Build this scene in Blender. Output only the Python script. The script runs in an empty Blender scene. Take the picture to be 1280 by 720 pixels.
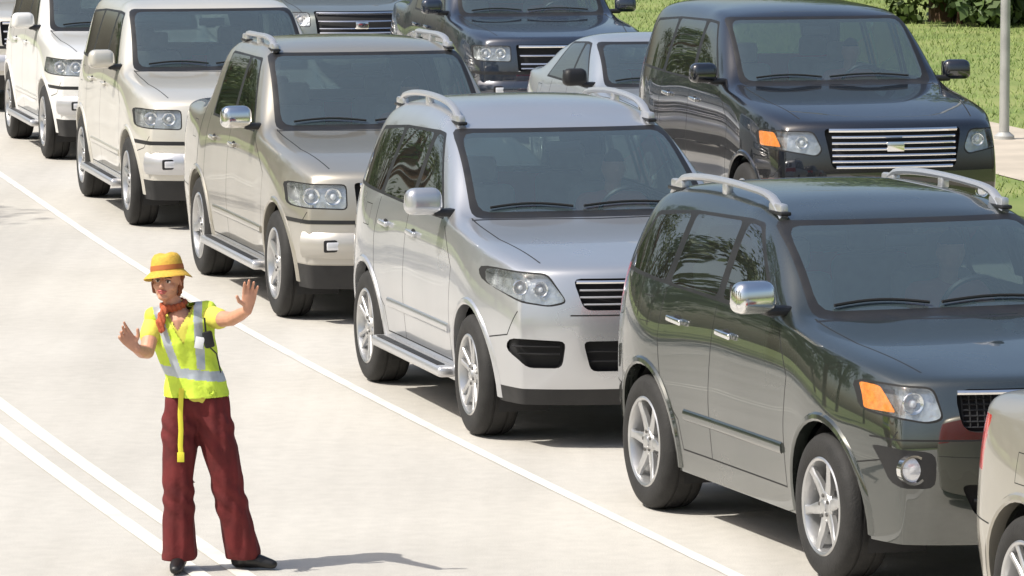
import bpy, bmesh, math, random, time
from mathutils import Vector, Matrix, Euler, interpolate
from mathutils.bvhtree import BVHTree
T0=time.time()
random.seed(7)
S=bpy.context.scene
COL=S.collection
# ---------------------------------------------------------------- materials
def pm(name,col,rough=.5,metal=0,coat=0,spec=.5,var=0,vscale=5,bump=0,bscale=50,col2=None,coatr=.03,rvar=0):
    m=bpy.data.materials.new(name); m.use_nodes=True
    nt=m.node_tree; N=nt.nodes; L=nt.links
    p=N['Principled BSDF']
    p.inputs['Base Color'].default_value=(*col,1)
    p.inputs['Roughness'].default_value=rough
    p.inputs['Metallic'].default_value=metal
    p.inputs['Coat Weight'].default_value=coat
    p.inputs['Coat Roughness'].default_value=coatr
    p.inputs['Specular IOR Level'].default_value=spec
    tc=N.new('ShaderNodeTexCoord')
    if var or col2 or rvar:
        n=N.new('ShaderNodeTexNoise'); n.inputs['Scale'].default_value=vscale; n.inputs['Detail'].default_value=6
        L.new(tc.outputs['Object'],n.inputs['Vector'])
        r=N.new('ShaderNodeMapRange'); r.inputs['From Min'].default_value=.3; r.inputs['From Max'].default_value=.7
        L.new(n.outputs['Fac'],r.inputs['Value'])
        if var or col2:
            mx=N.new('ShaderNodeMix'); mx.data_type='RGBA'
            c2=col2 if col2 else tuple(c*(1-var) for c in col)
            mx.inputs['A'].default_value=(*col,1); mx.inputs['B'].default_value=(*c2,1)
            L.new(r.outputs['Result'],mx.inputs['Factor']); L.new(mx.outputs['Result'],p.inputs['Base Color'])
        if rvar:
            r2=N.new('ShaderNodeMapRange'); r2.inputs['To Min'].default_value=rough; r2.inputs['To Max'].default_value=rough+rvar
            r2.inputs['From Min'].default_value=.35; r2.inputs['From Max'].default_value=.75
            L.new(n.outputs['Fac'],r2.inputs['Value']); L.new(r2.outputs['Result'],p.inputs['Roughness'])
    if bump:
        n2=N.new('ShaderNodeTexNoise'); n2.inputs['Scale'].default_value=bscale; n2.inputs['Detail'].default_value=4
        L.new(tc.outputs['Object'],n2.inputs['Vector'])
        b=N.new('ShaderNodeBump'); b.inputs['Strength'].default_value=bump; b.inputs['Distance'].default_value=.01
        L.new(n2.outputs['Fac'],b.inputs['Height']); L.new(b.outputs['Normal'],p.inputs['Normal'])
    return m
def glassmat(name,tint,dust_haze=.04,base=.05,haze_col=(.6,.62,.6),rough=.01):
    m=bpy.data.materials.new(name); m.use_nodes=True
    nt=m.node_tree; N=nt.nodes; L=nt.links; N.clear()
    o=N.new('ShaderNodeOutputMaterial'); tr=N.new('ShaderNodeBsdfTransparent'); tr.inputs[0].default_value=(*tint,1)
    gl=N.new('ShaderNodeBsdfGlossy'); gl.inputs['Roughness'].default_value=rough; gl.inputs['Color'].default_value=(1,1,1,1)
    df=N.new('ShaderNodeBsdfDiffuse'); df.inputs['Color'].default_value=(*haze_col,1)
    lw=N.new('ShaderNodeLayerWeight'); lw.inputs['Blend'].default_value=.5
    pw=N.new('ShaderNodeMath'); pw.operation='POWER'; pw.inputs[1].default_value=4.0
    L.new(lw.outputs['Facing'],pw.inputs[0])
    ma=N.new('ShaderNodeMath'); ma.operation='MULTIPLY_ADD'; ma.inputs[1].default_value=.9; ma.inputs[2].default_value=base
    L.new(pw.outputs[0],ma.inputs[0])
    m1=N.new('ShaderNodeMixShader'); m1.inputs[0].default_value=dust_haze  # diffuse share: thin dust, plus sky haze painted into the windshield
    L.new(tr.outputs[0],m1.inputs[1]); L.new(df.outputs[0],m1.inputs[2])
    m2=N.new('ShaderNodeMixShader'); L.new(ma.outputs[0],m2.inputs[0]); L.new(m1.outputs[0],m2.inputs[1]); L.new(gl.outputs[0],m2.inputs[2])
    L.new(m2.outputs[0],o.inputs[0])
    return m
M={}
M['glass']=glassmat('tinted_glass',(.16,.20,.18),.02,.16)
M['ws']=glassmat('windshield_glass',(.58,.68,.67),.095,.14,(.38,.54,.60))  # bluish diffuse tint paints hazy sky reflection into the glass
M['lens']=glassmat('lamp_lens',(.93,.95,.95),.02,.07)
M['amber']=pm('amber_lens',(.75,.24,.04),.15,coat=1,var=.35,vscale=40,bump=.4,bscale=120)
M['red']=pm('red_lens',(.45,.015,.02),.15,coat=.8)
M['black']=pm('black_trim',(.012,.012,.013),.4,rvar=.2,vscale=9)
M['gap']=pm('gap_rubber',(.008,.008,.008),.8)
M['chrome']=pm('chrome',(.85,.85,.85),.10,1,rvar=.1)
M['refl']=pm('lamp_reflector',(.66,.67,.68),.25,.7,var=.45,vscale=14,bump=.5,bscale=35)
M['bulb']=pm('bulb_glass',(.85,.86,.88),.1,.2,coat=1)
M['dark']=pm('dark_recess',(.01,.01,.011),.7)
M['tyre']=pm('tyre_rubber',(.022,.021,.02),.75,var=.4,vscale=12,bump=.3,bscale=90)
M['alloy']=pm('alloy',(.62,.62,.62),.28,.85,var=.15,vscale=10,rvar=.15)
M['disc']=pm('brake_disc',(.16,.155,.15),.5,.8)
M['int']=pm('interior_cloth',(.05,.048,.045),.85,var=.3)
M['seat']=pm('seat_cloth',(.30,.28,.25),.8,var=.25,vscale=9)
M['rail']=pm('rail_metal',(.58,.58,.59),.3,.7)
M['skin']=pm('skin',(.60,.32,.21),.5,var=.12,vscale=25)
M['cloth']=pm('driver_shirt',(.50,.16,.12),.85,var=.3)
def paint(name,col,metal=.5,rough=.32,coat=1,ior=1.65):
    m=pm(name,col,rough,metal,coat,var=.10,vscale=1.6,rvar=.08,coatr=.02)
    p=m.node_tree.nodes['Principled BSDF']; p.inputs['Coat IOR'].default_value=ior
    return m
# ---------------------------------------------------------------- helpers
def lerp(a,b,t): return a+(b-a)*t
def sstep(t): t=max(0,min(1,t)); return t*t*(3-2*t)
def itp(tab,x):
    tab=sorted(tab)
    if x<=tab[0][0]: return tab[0][1]
    for (a,va),(b,vb) in zip(tab,tab[1:]):
        if x<=b: return va+(vb-va)*(x-a)/(b-a)
    return tab[-1][1]
def new_obj(name,me,parent=None):
    o=bpy.data.objects.new(name,me); COL.objects.link(o)
    if parent: o.parent=parent
    return o
def empty(name,loc=(0,0,0),rz=0):
    o=bpy.data.objects.new(name,None); COL.objects.link(o); o.location=loc; o.rotation_euler=(0,0,rz); o.empty_display_size=.2
    return o
def bm_to_mesh(bm,name,mats,sharp=38,smooth=True):
    me=bpy.data.meshes.new(name); bm.to_mesh(me); bm.free()
    for m in mats: me.materials.append(m)
    if smooth:
        me.polygons.foreach_set('use_smooth',[True]*len(me.polygons))
        me.set_sharp_from_angle(angle=math.radians(sharp))
    return me
def tube(bm,pts,rx,ry=None,seg=10,up=Vector((0,0,1)),cap=True,mi=0):
    n=len(pts); pts=[Vector(p) for p in pts]
    if not isinstance(rx,(list,tuple)): rx=[rx]*n
    if ry is None: ry=rx
    if not isinstance(ry,(list,tuple)): ry=[ry]*n
    rings=[]; lastside=None
    for i,p in enumerate(pts):
        t=(pts[min(i+1,n-1)]-pts[max(i-1,0)])
        if t.length<1e-9: t=Vector((0,0,1))
        t.normalize()
        s=t.cross(up)
        if s.length<.05: s=lastside if lastside else t.cross(Vector((0,1,.01)))
        s.normalize()
        if lastside and s.dot(lastside)<0: s=-s
        lastside=s.copy()
        u=s.cross(t).normalized()
        rings.append([bm.verts.new(p+s*math.cos(2*math.pi*k/seg)*rx[i]+u*math.sin(2*math.pi*k/seg)*ry[i]) for k in range(seg)])
    fs=[]
    for a,b in zip(rings,rings[1:]):
        for k in range(seg):
            fs.append(bm.faces.new((a[k],a[(k+1)%seg],b[(k+1)%seg],b[k])))
    if cap:
        fs.append(bm.faces.new(rings[0][::-1])); fs.append(bm.faces.new(rings[-1]))
    for f in fs: f.material_index=mi
    return fs
def limb(bm,pts,r,ry=None,seg=14,up=Vector((0,1,0))):
    """tube with rounded ends"""
    pts=[Vector(p) for p in pts]; n=len(pts)
    if not isinstance(r,(list,tuple)): r=[r]*n
    if ry is None: ry=list(r)
    if not isinstance(ry,(list,tuple)): ry=[ry]*n
    d0=(pts[0]-pts[1]).normalized(); d1=(pts[-1]-pts[-2]).normalized()
    P=[];A=[];B=[]
    for a in (80,55,30):
        c=math.cos(math.radians(a)); s_=math.sin(math.radians(a))
        P.append(pts[0]+d0*min(r[0],ry[0])*s_); A.append(r[0]*c); B.append(ry[0]*c)
    P+=pts; A+=list(r); B+=list(ry)
    for a in (30,55,80):
        c=math.cos(math.radians(a)); s_=math.sin(math.radians(a))
        P.append(pts[-1]+d1*min(r[-1],ry[-1])*s_); A.append(r[-1]*c); B.append(ry[-1]*c)
    tube(bm,P,A,B,seg,up)
def blob(bm,c,r,rot=None,seg=16):
    res=bmesh.ops.create_uvsphere(bm,u_segments=seg,v_segments=max(6,seg//2+2),radius=1)
    mt=Matrix.Translation(Vector(c))@(rot.to_matrix().to_4x4() if rot else Matrix.Identity(4))@Matrix.Diagonal((*r,1))
    bmesh.ops.transform(bm,matrix=mt,verts=res['verts'])
def rbox(bm,c,size,bev=.01,rot=None,segs=2,taper=None):
    t=bmesh.new(); bmesh.ops.create_cube(t,size=1)
    for v in t.verts:
        if taper and v.co.z>0: v.co.x*=taper[0]; v.co.y*=taper[1]
        v.co=Vector((v.co.x*size[0],v.co.y*size[1],v.co.z*size[2]))
    if bev>0: bmesh.ops.bevel(t,geom=list(t.edges),offset=bev,segments=segs,profile=.5,affect='EDGES')
    mt=Matrix.Translation(Vector(c))@(rot.to_matrix().to_4x4() if rot else Matrix.Identity(4))
    bmesh.ops.transform(t,matrix=mt,verts=t.verts)
    me=bpy.data.meshes.new('tmp'); t.to_mesh(me); t.free(); bm.from_mesh(me); bpy.data.meshes.remove(me)
def lathe(bm,prof,seg=48,c=(0,0,0),axis='y',mi=0):
    rings=[]
    for r,h in prof:
        ring=[]
        for k in range(seg):
            a=2*math.pi*k/seg
            if axis=='y': co=(c[0]+r*math.cos(a),c[1]+h,c[2]+r*math.sin(a))
            elif axis=='x': co=(c[0]+h,c[1]+r*math.cos(a),c[2]+r*math.sin(a))
            else: co=(c[0]+r*math.cos(a),c[1]+r*math.sin(a),c[2]+h)
            ring.append(bm.verts.new(co))
        rings.append(ring)
    for a,b in zip(rings,rings[1:]):
        for k in range(seg):
            f=bm.faces.new((a[k],b[k],b[(k+1)%seg],a[(k+1)%seg])); f.material_index=mi
def rpoly(pts,r=.03,n=3):
    out=[]; m=len(pts)
    for i in range(m):
        p=Vector(pts[i]); a=Vector(pts[i-1]); b=Vector(pts[(i+1)%m])
        ri=r[i] if isinstance(r,(list,tuple)) else r
        da=(a-p); db=(b-p); k=min(ri,da.length*.45,db.length*.45)
        if k<1e-4: out.append(tuple(p)); continue
        A=p+da.normalized()*k; B=p+db.normalized()*k
        for j in range(n+1):
            t=j/n; q=A*(1-t)**2+p*2*t*(1-t)+B*t*t; out.append(tuple(q))
    return out
def grow(pts,d):
    c=Vector((sum(p[0] for p in pts)/len(pts),sum(p[1] for p in pts)/len(pts)))
    out=[]
    for p in pts:
        v=Vector(p)-c; out.append((p[0]+(d if v.x>0 else -d),p[1]+(d if v.y>0 else -d)))
    return out
AX={'x':(1,2,0),'y':(0,2,1),'z':(0,1,2)}
def cut_region(bm,poly,axis,sign,mat=None,lim=None,nmin=.25,delete=False):
    a,b,n=AX[axis]
    area=sum(poly[i][0]*poly[(i+1)%len(poly)][1]-poly[(i+1)%len(poly)][0]*poly[i][1] for i in range(len(poly)))
    if area<0: poly=poly[::-1]
    u0=min(p[0] for p in poly);u1=max(p[0] for p in poly);v0=min(p[1] for p in poly);v1=max(p[1] for p in poly)
    cand=[]
    for f in bm.faces:
        if f.normal[n]*sign<nmin: continue
        c=f.verts[0].co
        if c[a]<u0-.3 or c[a]>u1+.3 or c[b]<v0-.3 or c[b]>v1+.3: continue
        A=[v.co[a] for v in f.verts]; 
        if max(A)<u0 or min(A)>u1: continue
        B=[v.co[b] for v in f.verts]
        if max(B)<v0 or min(B)>v1: continue
        if lim and not lim(c): continue
        cand.append(f)
    for i in range(len(poly)):
        if not cand: return []
        p=poly[i]; q=poly[(i+1)%len(poly)]
        dx=q[0]-p[0]; dy=q[1]-p[1]
        if dx*dx+dy*dy<1e-10: continue
        no=Vector((0,0,0)); no[a]=dy; no[b]=-dx; no.normalize()
        co=Vector((0,0,0)); co[a]=p[0]; co[b]=p[1]
        inside=[];cross=[]
        for f in cand:
            ds=[(v.co-co).dot(no) for v in f.verts]
            if max(ds)<=1e-6: inside.append(f)
            elif min(ds)>=-1e-6: pass
            else: cross.append(f)
        if cross:
            es=set(); vs=set()
            for f in cross:
                es.update(f.edges); vs.update(f.verts)
            ret=bmesh.ops.bisect_plane(bm,geom=cross+list(es)+list(vs),dist=1e-6,plane_co=co,plane_no=no)
            inside+=[g for g in ret['geom'] if isinstance(g,bmesh.types.BMFace) and (g.calc_center_median()-co).dot(no)<0]
        cand=inside
    for f in cand: f.normal_update()
    if delete:
        bmesh.ops.delete(bm,geom=cand,context='FACES'); return []
    if mat is not None:
        for f in cand: f.material_index=mat
    return cand
def cut_line(bm,pts,width,axis,sign,mat,**k):
    for p,q in zip(pts,pts[1:]):
        p=Vector(p);q=Vector(q); d=(q-p).normalized(); nn=Vector((-d.y,d.x))*width/2; e=d*width*.3
        cut_region(bm,[tuple(p-e-nn),tuple(q+e-nn),tuple(q+e+nn),tuple(p-e+nn)],axis,sign,mat,**k)
def recess(bm,faces,off,part,remove=True):
    bm.normal_update()
    vm={}
    for f in faces:
        for v in f.verts:
            if v not in vm: vm[v]=(part.verts.new(v.co+off if isinstance(off,Vector) else v.co-v.normal*off), part.verts.new(v.co))
    fs=set(faces)
    for f in faces:
        try: part.faces.new([vm[v][0] for v in f.verts])
        except ValueError: pass
        for e in f.edges:
            if sum(1 for g in e.link_faces if g in fs)==1:
                a,b=e.verts
                try: part.faces.new((vm[a][1],vm[b][1],vm[b][0],vm[a][0]))
                except ValueError: pass
    if remove: bmesh.ops.delete(bm,geom=faces,context='FACES')
# ---------------------------------------------------------------- wheels
WC={}
def wheel_mesh(R,style):
    key=(R,style)
    if key in WC: return WC[key]
    w=.25; rr=R*.66; h=w/2
    bm=bmesh.new()
    half=[(rr-.004,h-.012),(rr+.012,h-.002),(rr+.03,h+.004),(R-.075,h+.006),(R-.045,h+.002),(R-.022,h-.008),(R-.008,h-.025),(R-.001,h-.045),(R,h-.07),(R-.009,h-.074),(R-.009,h-.084),(R,h-.088)]
    prof=half+[(r,-y) for r,y in half[::-1]]
    lathe(bm,prof,56,mi=0)
    lathe(bm,[(rr-.002,h-.02),(rr+.006,h-.004),(rr-.002,h+.002),(rr-.014,h-.004),(rr-.022,h-.03),(rr-.03,0),(rr-.02,-h+.02)],56,mi=1)
    lathe(bm,[(rr-.025,h-.135),(.02,h-.135)],40,mi=3)  # dark plate added behind the spokes to stand in for shade
    lathe(bm,[(.165,h-.10),(.165,h-.115)],40,mi=2); lathe(bm,[(.165,h-.10),(.06,h-.10)],40,mi=2)
    lathe(bm,[(.082,h-.11),(.08,h-.035),(.07,h-.022),(.036,h-.020),(.034,h-.012),(.026,h-.008),(.001,h-.007)],32,mi=1)
    if style=='five2': angs=[i*72+d for i in range(5) for d in (-11,11)]; ws=(.030,.026)
    elif style=='six': angs=[i*60 for i in range(6)]; ws=(.058,.042)
    else: angs=[i*72 for i in range(5)]; ws=(.072,.058)
    for a in angs:
        a=math.radians(a+13)
        er=Vector((math.cos(a),0,math.sin(a))); et=Vector((-math.sin(a),0,math.cos(a))); ey=Vector((0,1,0))
        secs=[(.055,ws[0]*1.15,h-.026,.03),(.13,ws[0],h-.022,.03),(rr*.78,ws[1],h-.014,.026),(rr-.012,ws[1]*1.35,h-.008,.02)]
        rings=[]
        for r,hw,y,th in secs:
            hw=hw*.5
            rings.append([bm.verts.new(er*r+et*s*hw+ey*yy) for s,yy in ((-1,y-th),(-1,y-.006),(-.7,y),(.7,y),(1,y-.006),(1,y-th))])
        for A,B in zip(rings,rings[1:]):
            for k in range(6):
                f=bm.faces.new((A[k],A[(k+1)%6],B[(k+1)%6],B[k])); f.material_index=1
    for k in range(5):
        a=math.radians(k*72+45)
        lathe(bm,[(.010,h-.03),(.010,h-.014),(.001,h-.013)],8,c=(.055*math.cos(a),0,.055*math.sin(a)),mi=2)
    bmesh.ops.recalc_face_normals(bm,faces=bm.faces)
    me=bm_to_mesh(bm,'wheel',[M['tyre'],M['alloy'],M['disc'],M['dark']],35)
    WC[key]=me; return me
# ---------------------------------------------------------------- remesh helper
def remeshed(bm,name,vox,smooth_it=4,mats=()):
    me=bpy.data.meshes.new(name+'_src'); bmesh.ops.recalc_face_normals(bm,faces=bm.faces); bm.to_mesh(me); bm.free()
    o=bpy.data.objects.new('tmp',me); COL.objects.link(o)
    r=o.modifiers.new('r','REMESH'); r.mode='VOXEL'; r.voxel_size=vox; r.use_smooth_shade=True
    s=o.modifiers.new('s','SMOOTH'); s.iterations=smooth_it; s.factor=.5
    dg=bpy.context.evaluated_depsgraph_get()
    m2=bpy.data.meshes.new_from_object(o.evaluated_get(dg)); m2.name=name
    bpy.data.objects.remove(o); bpy.data.meshes.remove(me)
    m2.materials.clear()
    for m in mats: m2.materials.append(m)
    m2.polygons.foreach_set('use_smooth',[True]*len(m2.polygons))
    return m2
DRV=None
def driver_mesh():
    global DRV
    if DRV: return DRV
    bm=bmesh.new()   # facing +x, seat at z 0
    limb(bm,[(0,0,.05),(-.04,0,.3),(-.06,0,.47)],[.15,.16,.15],[.11,.12,.09],up=Vector((1,0,0)))
    limb(bm,[(-.06,-.17,.47),(-.06,.17,.47)],.07,seg=12,up=Vector((0,0,1)))
    for s in (-1,1):
        limb(bm,[(-.05,.2*s,.46),(.14,.24*s,.28),(.36,.16*s,.36)],[.052,.045,.033])
        limb(bm,[(0,.09*s,.03),(.4,.12*s,.08)],[.09,.07])
        blob(bm,(.40,.15*s,.38),(.05,.04,.05))
    me1=remeshed(bm,'driver',.018,3,[M['cloth'],M['skin'],M['dark']])
    bm=bmesh.new()
    limb(bm,[(-.05,0,.5),(-.03,0,.6)],.055)
    blob(bm,(-.01,0,.70),(.09,.075,.12)); blob(bm,(.08,0,.69),(.02,.015,.025))
    for s in (-1,1): blob(bm,(-.01,.075*s,.69),(.02,.012,.03))
    me2=remeshed(bm,'drvhead',.011,2,[M['skin']])
    bm=bmesh.new(); bm.from_mesh(me1)
    for f in bm.faces:
        c=f.calc_center_median()
        f.material_index=1 if c.x>.2 and c.z>.25 else 0
    k=len(bm.faces); bm.from_mesh(me2); bm.faces.ensure_lookup_table()
    for f in bm.faces[k:]:
        c=f.calc_center_median(); f.material_index=2 if (c.z>.74 and c.x<.07) or (c.x<-.04 and c.z>.62) else 1
    DRV=bm_to_mesh(bm,'driver',[M['cloth'],M['skin'],M['dark']],180)
    return DRV
# ---------------------------------------------------------------- car
def params(kind,W,zroof,wb,fo,ro,znose,zcowl,belt,xcowl,xrf,R,tumble=.30,zdeck=None,xcr=-1.0,rise=.03,square=0,arch=.03):
    xf=wb/2+fo; xr=-wb/2-ro
    P=dict(kind=kind,W=W,zroof=zroof,wb=wb,xf=xf,xr=xr,znose=znose,zcowl=zcowl,xcowl=xcowl,xrf=xrf,R=R,tumble=tumble,xcr=xcr,sq=square)
    zr=zroof; xm=(xcowl+xrf)/2
    front=[(xf-.1,znose),(xf-.5,znose+.45*(zcowl-znose)),(wb/2,znose+.72*(zcowl-znose)),(xcowl+.15,zcowl-.012),(xcowl-.03,zcowl+.03),(xm,(zcowl+zr)/2+.035),(xrf+.03,zr-.055),(xrf-.2,zr-.01)]
    if kind=='suv':
        xrr=xr+.40; P['xrr']=xrr
        back=[(-.42,zr+arch*.7),(-.9,zr+arch),(-wb/2,zr+arch*.85),(xrr+.22,zr+arch*.3-.01),(xrr,zr-.06)]
        P['st']=[xf-.5,wb/2,xcowl+.15,xcowl-.03,xm,xrf+.03,xrf-.2,min(-.42,xrf-.38),-.9,-wb/2,xrr+.22]
        P['deck']=[(xf,znose),(xcowl,zcowl),(xr,zcowl+.04)]
    elif kind=='pickup':
        back=[(-.5,zr+.02),(xcr+.22,zr),(xcr+.02,zr-.06),(xcr-.16,zdeck+.02),(xcr-.6,zdeck),(xr+.4,zdeck),(xr,zdeck)]
        P['st']=[xf-.5,wb/2,xcowl+.15,xcowl-.03,xm,xrf+.03,xrf-.2,-.5,xcr+.22,xcr+.02,xcr-.16,xcr-.6,xr+.4]
        P['deck']=[(xf,znose),(xcowl,zcowl),(xcr,zdeck),(xr,zdeck)]
    else:
        back=[(-.5,zr),(xcr+.1,zr-.05),(xcr-.35,(zr+zdeck)/2+.03),(xcr-.72,zdeck+.02),(xr+.35,zdeck),(xr,zdeck-.02)]
        P['st']=[xf-.5,wb/2,xcowl+.15,xcowl-.03,xm,xrf+.03,xrf-.2,-.5,xcr+.1,xcr-.35,xcr-.72,xr+.35]
        P['deck']=[(xf,znose),(xcowl,zcowl),(xr,zdeck)]
    P['top']=front+back
    dn=.05 if not square else .035
    P['belt']=[(xf-.1,znose-dn),(xf-.5,lerp(znose,zcowl,.38)-dn),(wb/2,lerp(znose,zcowl,.62)-dn),(xcowl,belt),(xr,belt+rise)]
    P['beltz']=belt
    P['zs']=(.27,.42,.72) if kind!='sedan' else (.2,.34,.56)
    P['nose']=(-.09,-.01,0,-.03,-.09) if not square else (-.07,-.01,0,-.02,-.06)
    P['setb']=.23 if not square else .17
    P['gexp']=2.4 if not square else 3.2
    return P
def section(P,x):
    hw=P['W']/2; xf,xr,wb=P['xf'],P['xr'],P['wb']
    w=hw*itp([(xr,.92),(xr+.35,.972),(xr+.9,.985),(0,.988),(xf-1.0,.985),(xf-.5,.968),(xf-.3,.93+.02*P['sq'])],x)
    fl=.036*(math.exp(-((x-wb/2)/.36)**2)+math.exp(-((x+wb/2)/.36)**2))
    belt=itp(P['belt'],x); zt=itp(P['top'],x); deck=itp(P['deck'],x)
    c=max(0,min(1,(zt-deck)/(P['zroof']-deck-.02))); b=sstep(c*2.5)
    yb=w-.06
    z0,z1,z2=P['zs']
    z5c=belt+(min(zt,P['zroof'])-belt)*.78; y5c=yb-P['tumble']*(z5c-belt)
    z5h=belt+(zt-belt)*(.60+.2*P['sq']); y5h=w*.885
    z5=lerp(z5h,z5c,b); y5=lerp(y5h,y5c,b)
    z6=lerp(belt+(zt-belt)*(.82+.10*P['sq']),belt+(zt-belt)*.94,b); y6=lerp(w*.74,y5c-.085,b)
    z7=lerp(belt+(zt-belt)*.95,belt+(zt-belt)*.988,b); y7=lerp(.4*w,.44*w,b)
    return [(w-.055+fl*.3,z0),(w-.035+fl,z1),(w-.005+fl,z2),(w-.020+fl*.8,belt-.17),(w-.060+fl*.25,belt),(y5,z5),(y6,z6),(y7,z7),(0,zt)]
def body_mesh(P,level):
    xf,xr=P['xf'],P['xr']
    bm=bmesh.new(); cl=bm.edges.layers.float.new('crease_edge')
    rows=[]
    s=section(P,xf-.3); nz=P['nose']; sbk=P['setb']; ge=P['gexp']
    S0=[]
    xc4=xf+nz[4]; xs4=xc4-sbk-.02; y4=s[4][0]*.94
    for j in range(9):
        y,z=s[j]; y*=.94
        if j<=4: S0.append(Vector((xf+nz[j]-sbk,y,z)))
        else:
            g=y/y4; S0.append(Vector((xc4+(xs4-xc4)*g**ge,y,z)))
    zt0=itp(P['top'],xf-.1); dz=zt0-S0[8].z
    for j in range(4,9): S0[j].z+=dz*.8
    rows.append(S0)
    for x in P['st']:
        rows.append([Vector((x,y,z)) for y,z in section(P,x)])
    s=section(P,xr+.05); SL=[]
    ro=(.08,.0,-.01,.01,.03)
    for j in range(9):
        y,z=s[j]; 
        if j<=4: SL.append(Vector((xr+.2+ro[j],y*.96,z)))
        elif P['kind']=='suv':
            sj=section(P,P['xrr']); y,z=sj[j]
            SL.append(Vector((P['xrr']+(.05,.03,0,-.02)[j-5],y*(.97 if j<8 else 1),z)))
        else:
            g=y/(s[4][0]); SL.append(Vector((xr+.03+.2*g**2.2,y*.96,z)))
    rows.append(SL)
    V=[[bm.verts.new(p) for p in r] for r in rows]
    for A,B in zip(V,V[1:]):
        for j in range(8):
            bm.faces.new((A[j],A[j+1],B[j+1],B[j]))
    def cap(Vs,Sx,C,flip,ge):
        T=[Sx[4+k] for k in range(5)]; L=[Sx[r] for r in range(5)]
        B=[]
        for k in range(5):
            g=T[k].y/T[0].y if T[0].y else 0
            B.append(Vector((C[0].x+(L[0].x-C[0].x)*g**ge,L[0].y*g,lerp(C[0].z,L[0].z,g))))
        G=[[None]*5 for _ in range(5)]
        for r in range(5):
            for k in range(5):
                if k==0: G[r][k]=Vs[r]; continue
                if r==4: G[r][k]=Vs[4+k]; continue
                u=1-(T[k].y/T[0].y); v=r/4
                p=(1-u)*L[r]+u*C[r]+(1-v)*B[k]+v*T[k]-((1-u)*(1-v)*L[0]+u*(1-v)*C[0]+(1-u)*v*L[4]+u*v*C[4])
                if k==4: p.y=0
                G[r][k]=bm.verts.new(p)
        for r in range(4):
            for k in range(4):
                q=(G[r][k],G[r+1][k],G[r+1][k+1],G[r][k+1])
                bm.faces.new(q if flip else q[::-1])
        return G
    C=[Vector((xf+nz[r],0,S0[r].z+(S0[8].z-S0[4].z)*(r/4)**2)) for r in range(4)]+[S0[8].copy()]
    GF=cap(V[0],S0,C,False,ge)
    if P['kind']=='suv':
        C=[Vector((xr+.05,0,SL[0].z)),Vector((xr,0,SL[1].z+.05)),Vector((xr,0,SL[2].z+.15)),Vector((xr+.05,0,P['beltz']+.02)),SL[8].copy()]
    else:
        C=[Vector((xr+ro[r]-.02,0,SL[r].z+(SL[8].z-SL[4].z)*(r/4)**2)) for r in range(4)]+[SL[8].copy()]
    GR=cap(V[-1],SL,C,True,2.2)
    def cr(a,b,val):
        e=bm.edges.get((a,b))
        if e: e[cl]=val
    n=len(V)
    for i in range(n-1):
        cr(V[i][4],V[i+1][4],.5)
        if i>=1: cr(V[i][2],V[i+1][2],.3)
    for i in range(3,8):
        cr(V[i][6],V[i+1][6],.3+.15*P['sq'])
    for j in range(5,8): cr(V[4][j],V[4][j+1],.55)
    for j in range(5,8): cr(V[6][j],V[6][j+1],.25)
    for k in range(4): cr(GF[4][k],GF[4][k+1],.35+.2*P['sq'])
    for k in range(4): cr(GF[2][k],GF[2][k+1],.3)
    if P['sq']:
        for r in range(4): cr(GF[r][0],GF[r+1][0],.35)
    if P['kind']!='suv':
        for j in range(5,8):
            for i in (9,10,11):
                if i<n: cr(V[i][j],V[i][j+1],.4)
    if P['kind']=='pickup':
        for i in (11,12,13):
            if i+1<n: cr(V[i][4],V[i+1][4],.8)
        for j in range(4,8): cr(V[n-1][j],V[n-1][j+1],.6)
    # mirror
    geom=list(bm.verts)+list(bm.edges)+list(bm.faces)
    ret=bmesh.ops.duplicate(bm,geom=geom)
    vs=[g for g in ret['geom'] if isinstance(g,bmesh.types.BMVert)]
    fs=[g for g in ret['geom'] if isinstance(g,bmesh.types.BMFace)]
    for v in vs: v.co.y=-v.co.y
    bmesh.ops.reverse_faces(bm,faces=fs)
    bmesh.ops.remove_doubles(bm,verts=bm.verts,dist=1e-4)
    bmesh.ops.recalc_face_normals(bm,faces=bm.faces)
    tot=sum(f.normal.y*f.calc_center_median().y*f.calc_area() for f in bm.faces)
    if tot<0: bmesh.ops.reverse_faces(bm,faces=bm.faces)
    me=bpy.data.meshes.new('cage'); bm.to_mesh(me); bm.free()
    o=bpy.data.objects.new('tmp',me); COL.objects.link(o)
    ss=o.modifiers.new('s','SUBSURF'); ss.levels=level; ss.render_levels=level
    dg=bpy.context.evaluated_depsgraph_get()
    m2=bpy.data.meshes.new_from_object(o.evaluated_get(dg))
    bpy.data.objects.remove(o); bpy.data.meshes.remove(me)
    return m2
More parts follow.
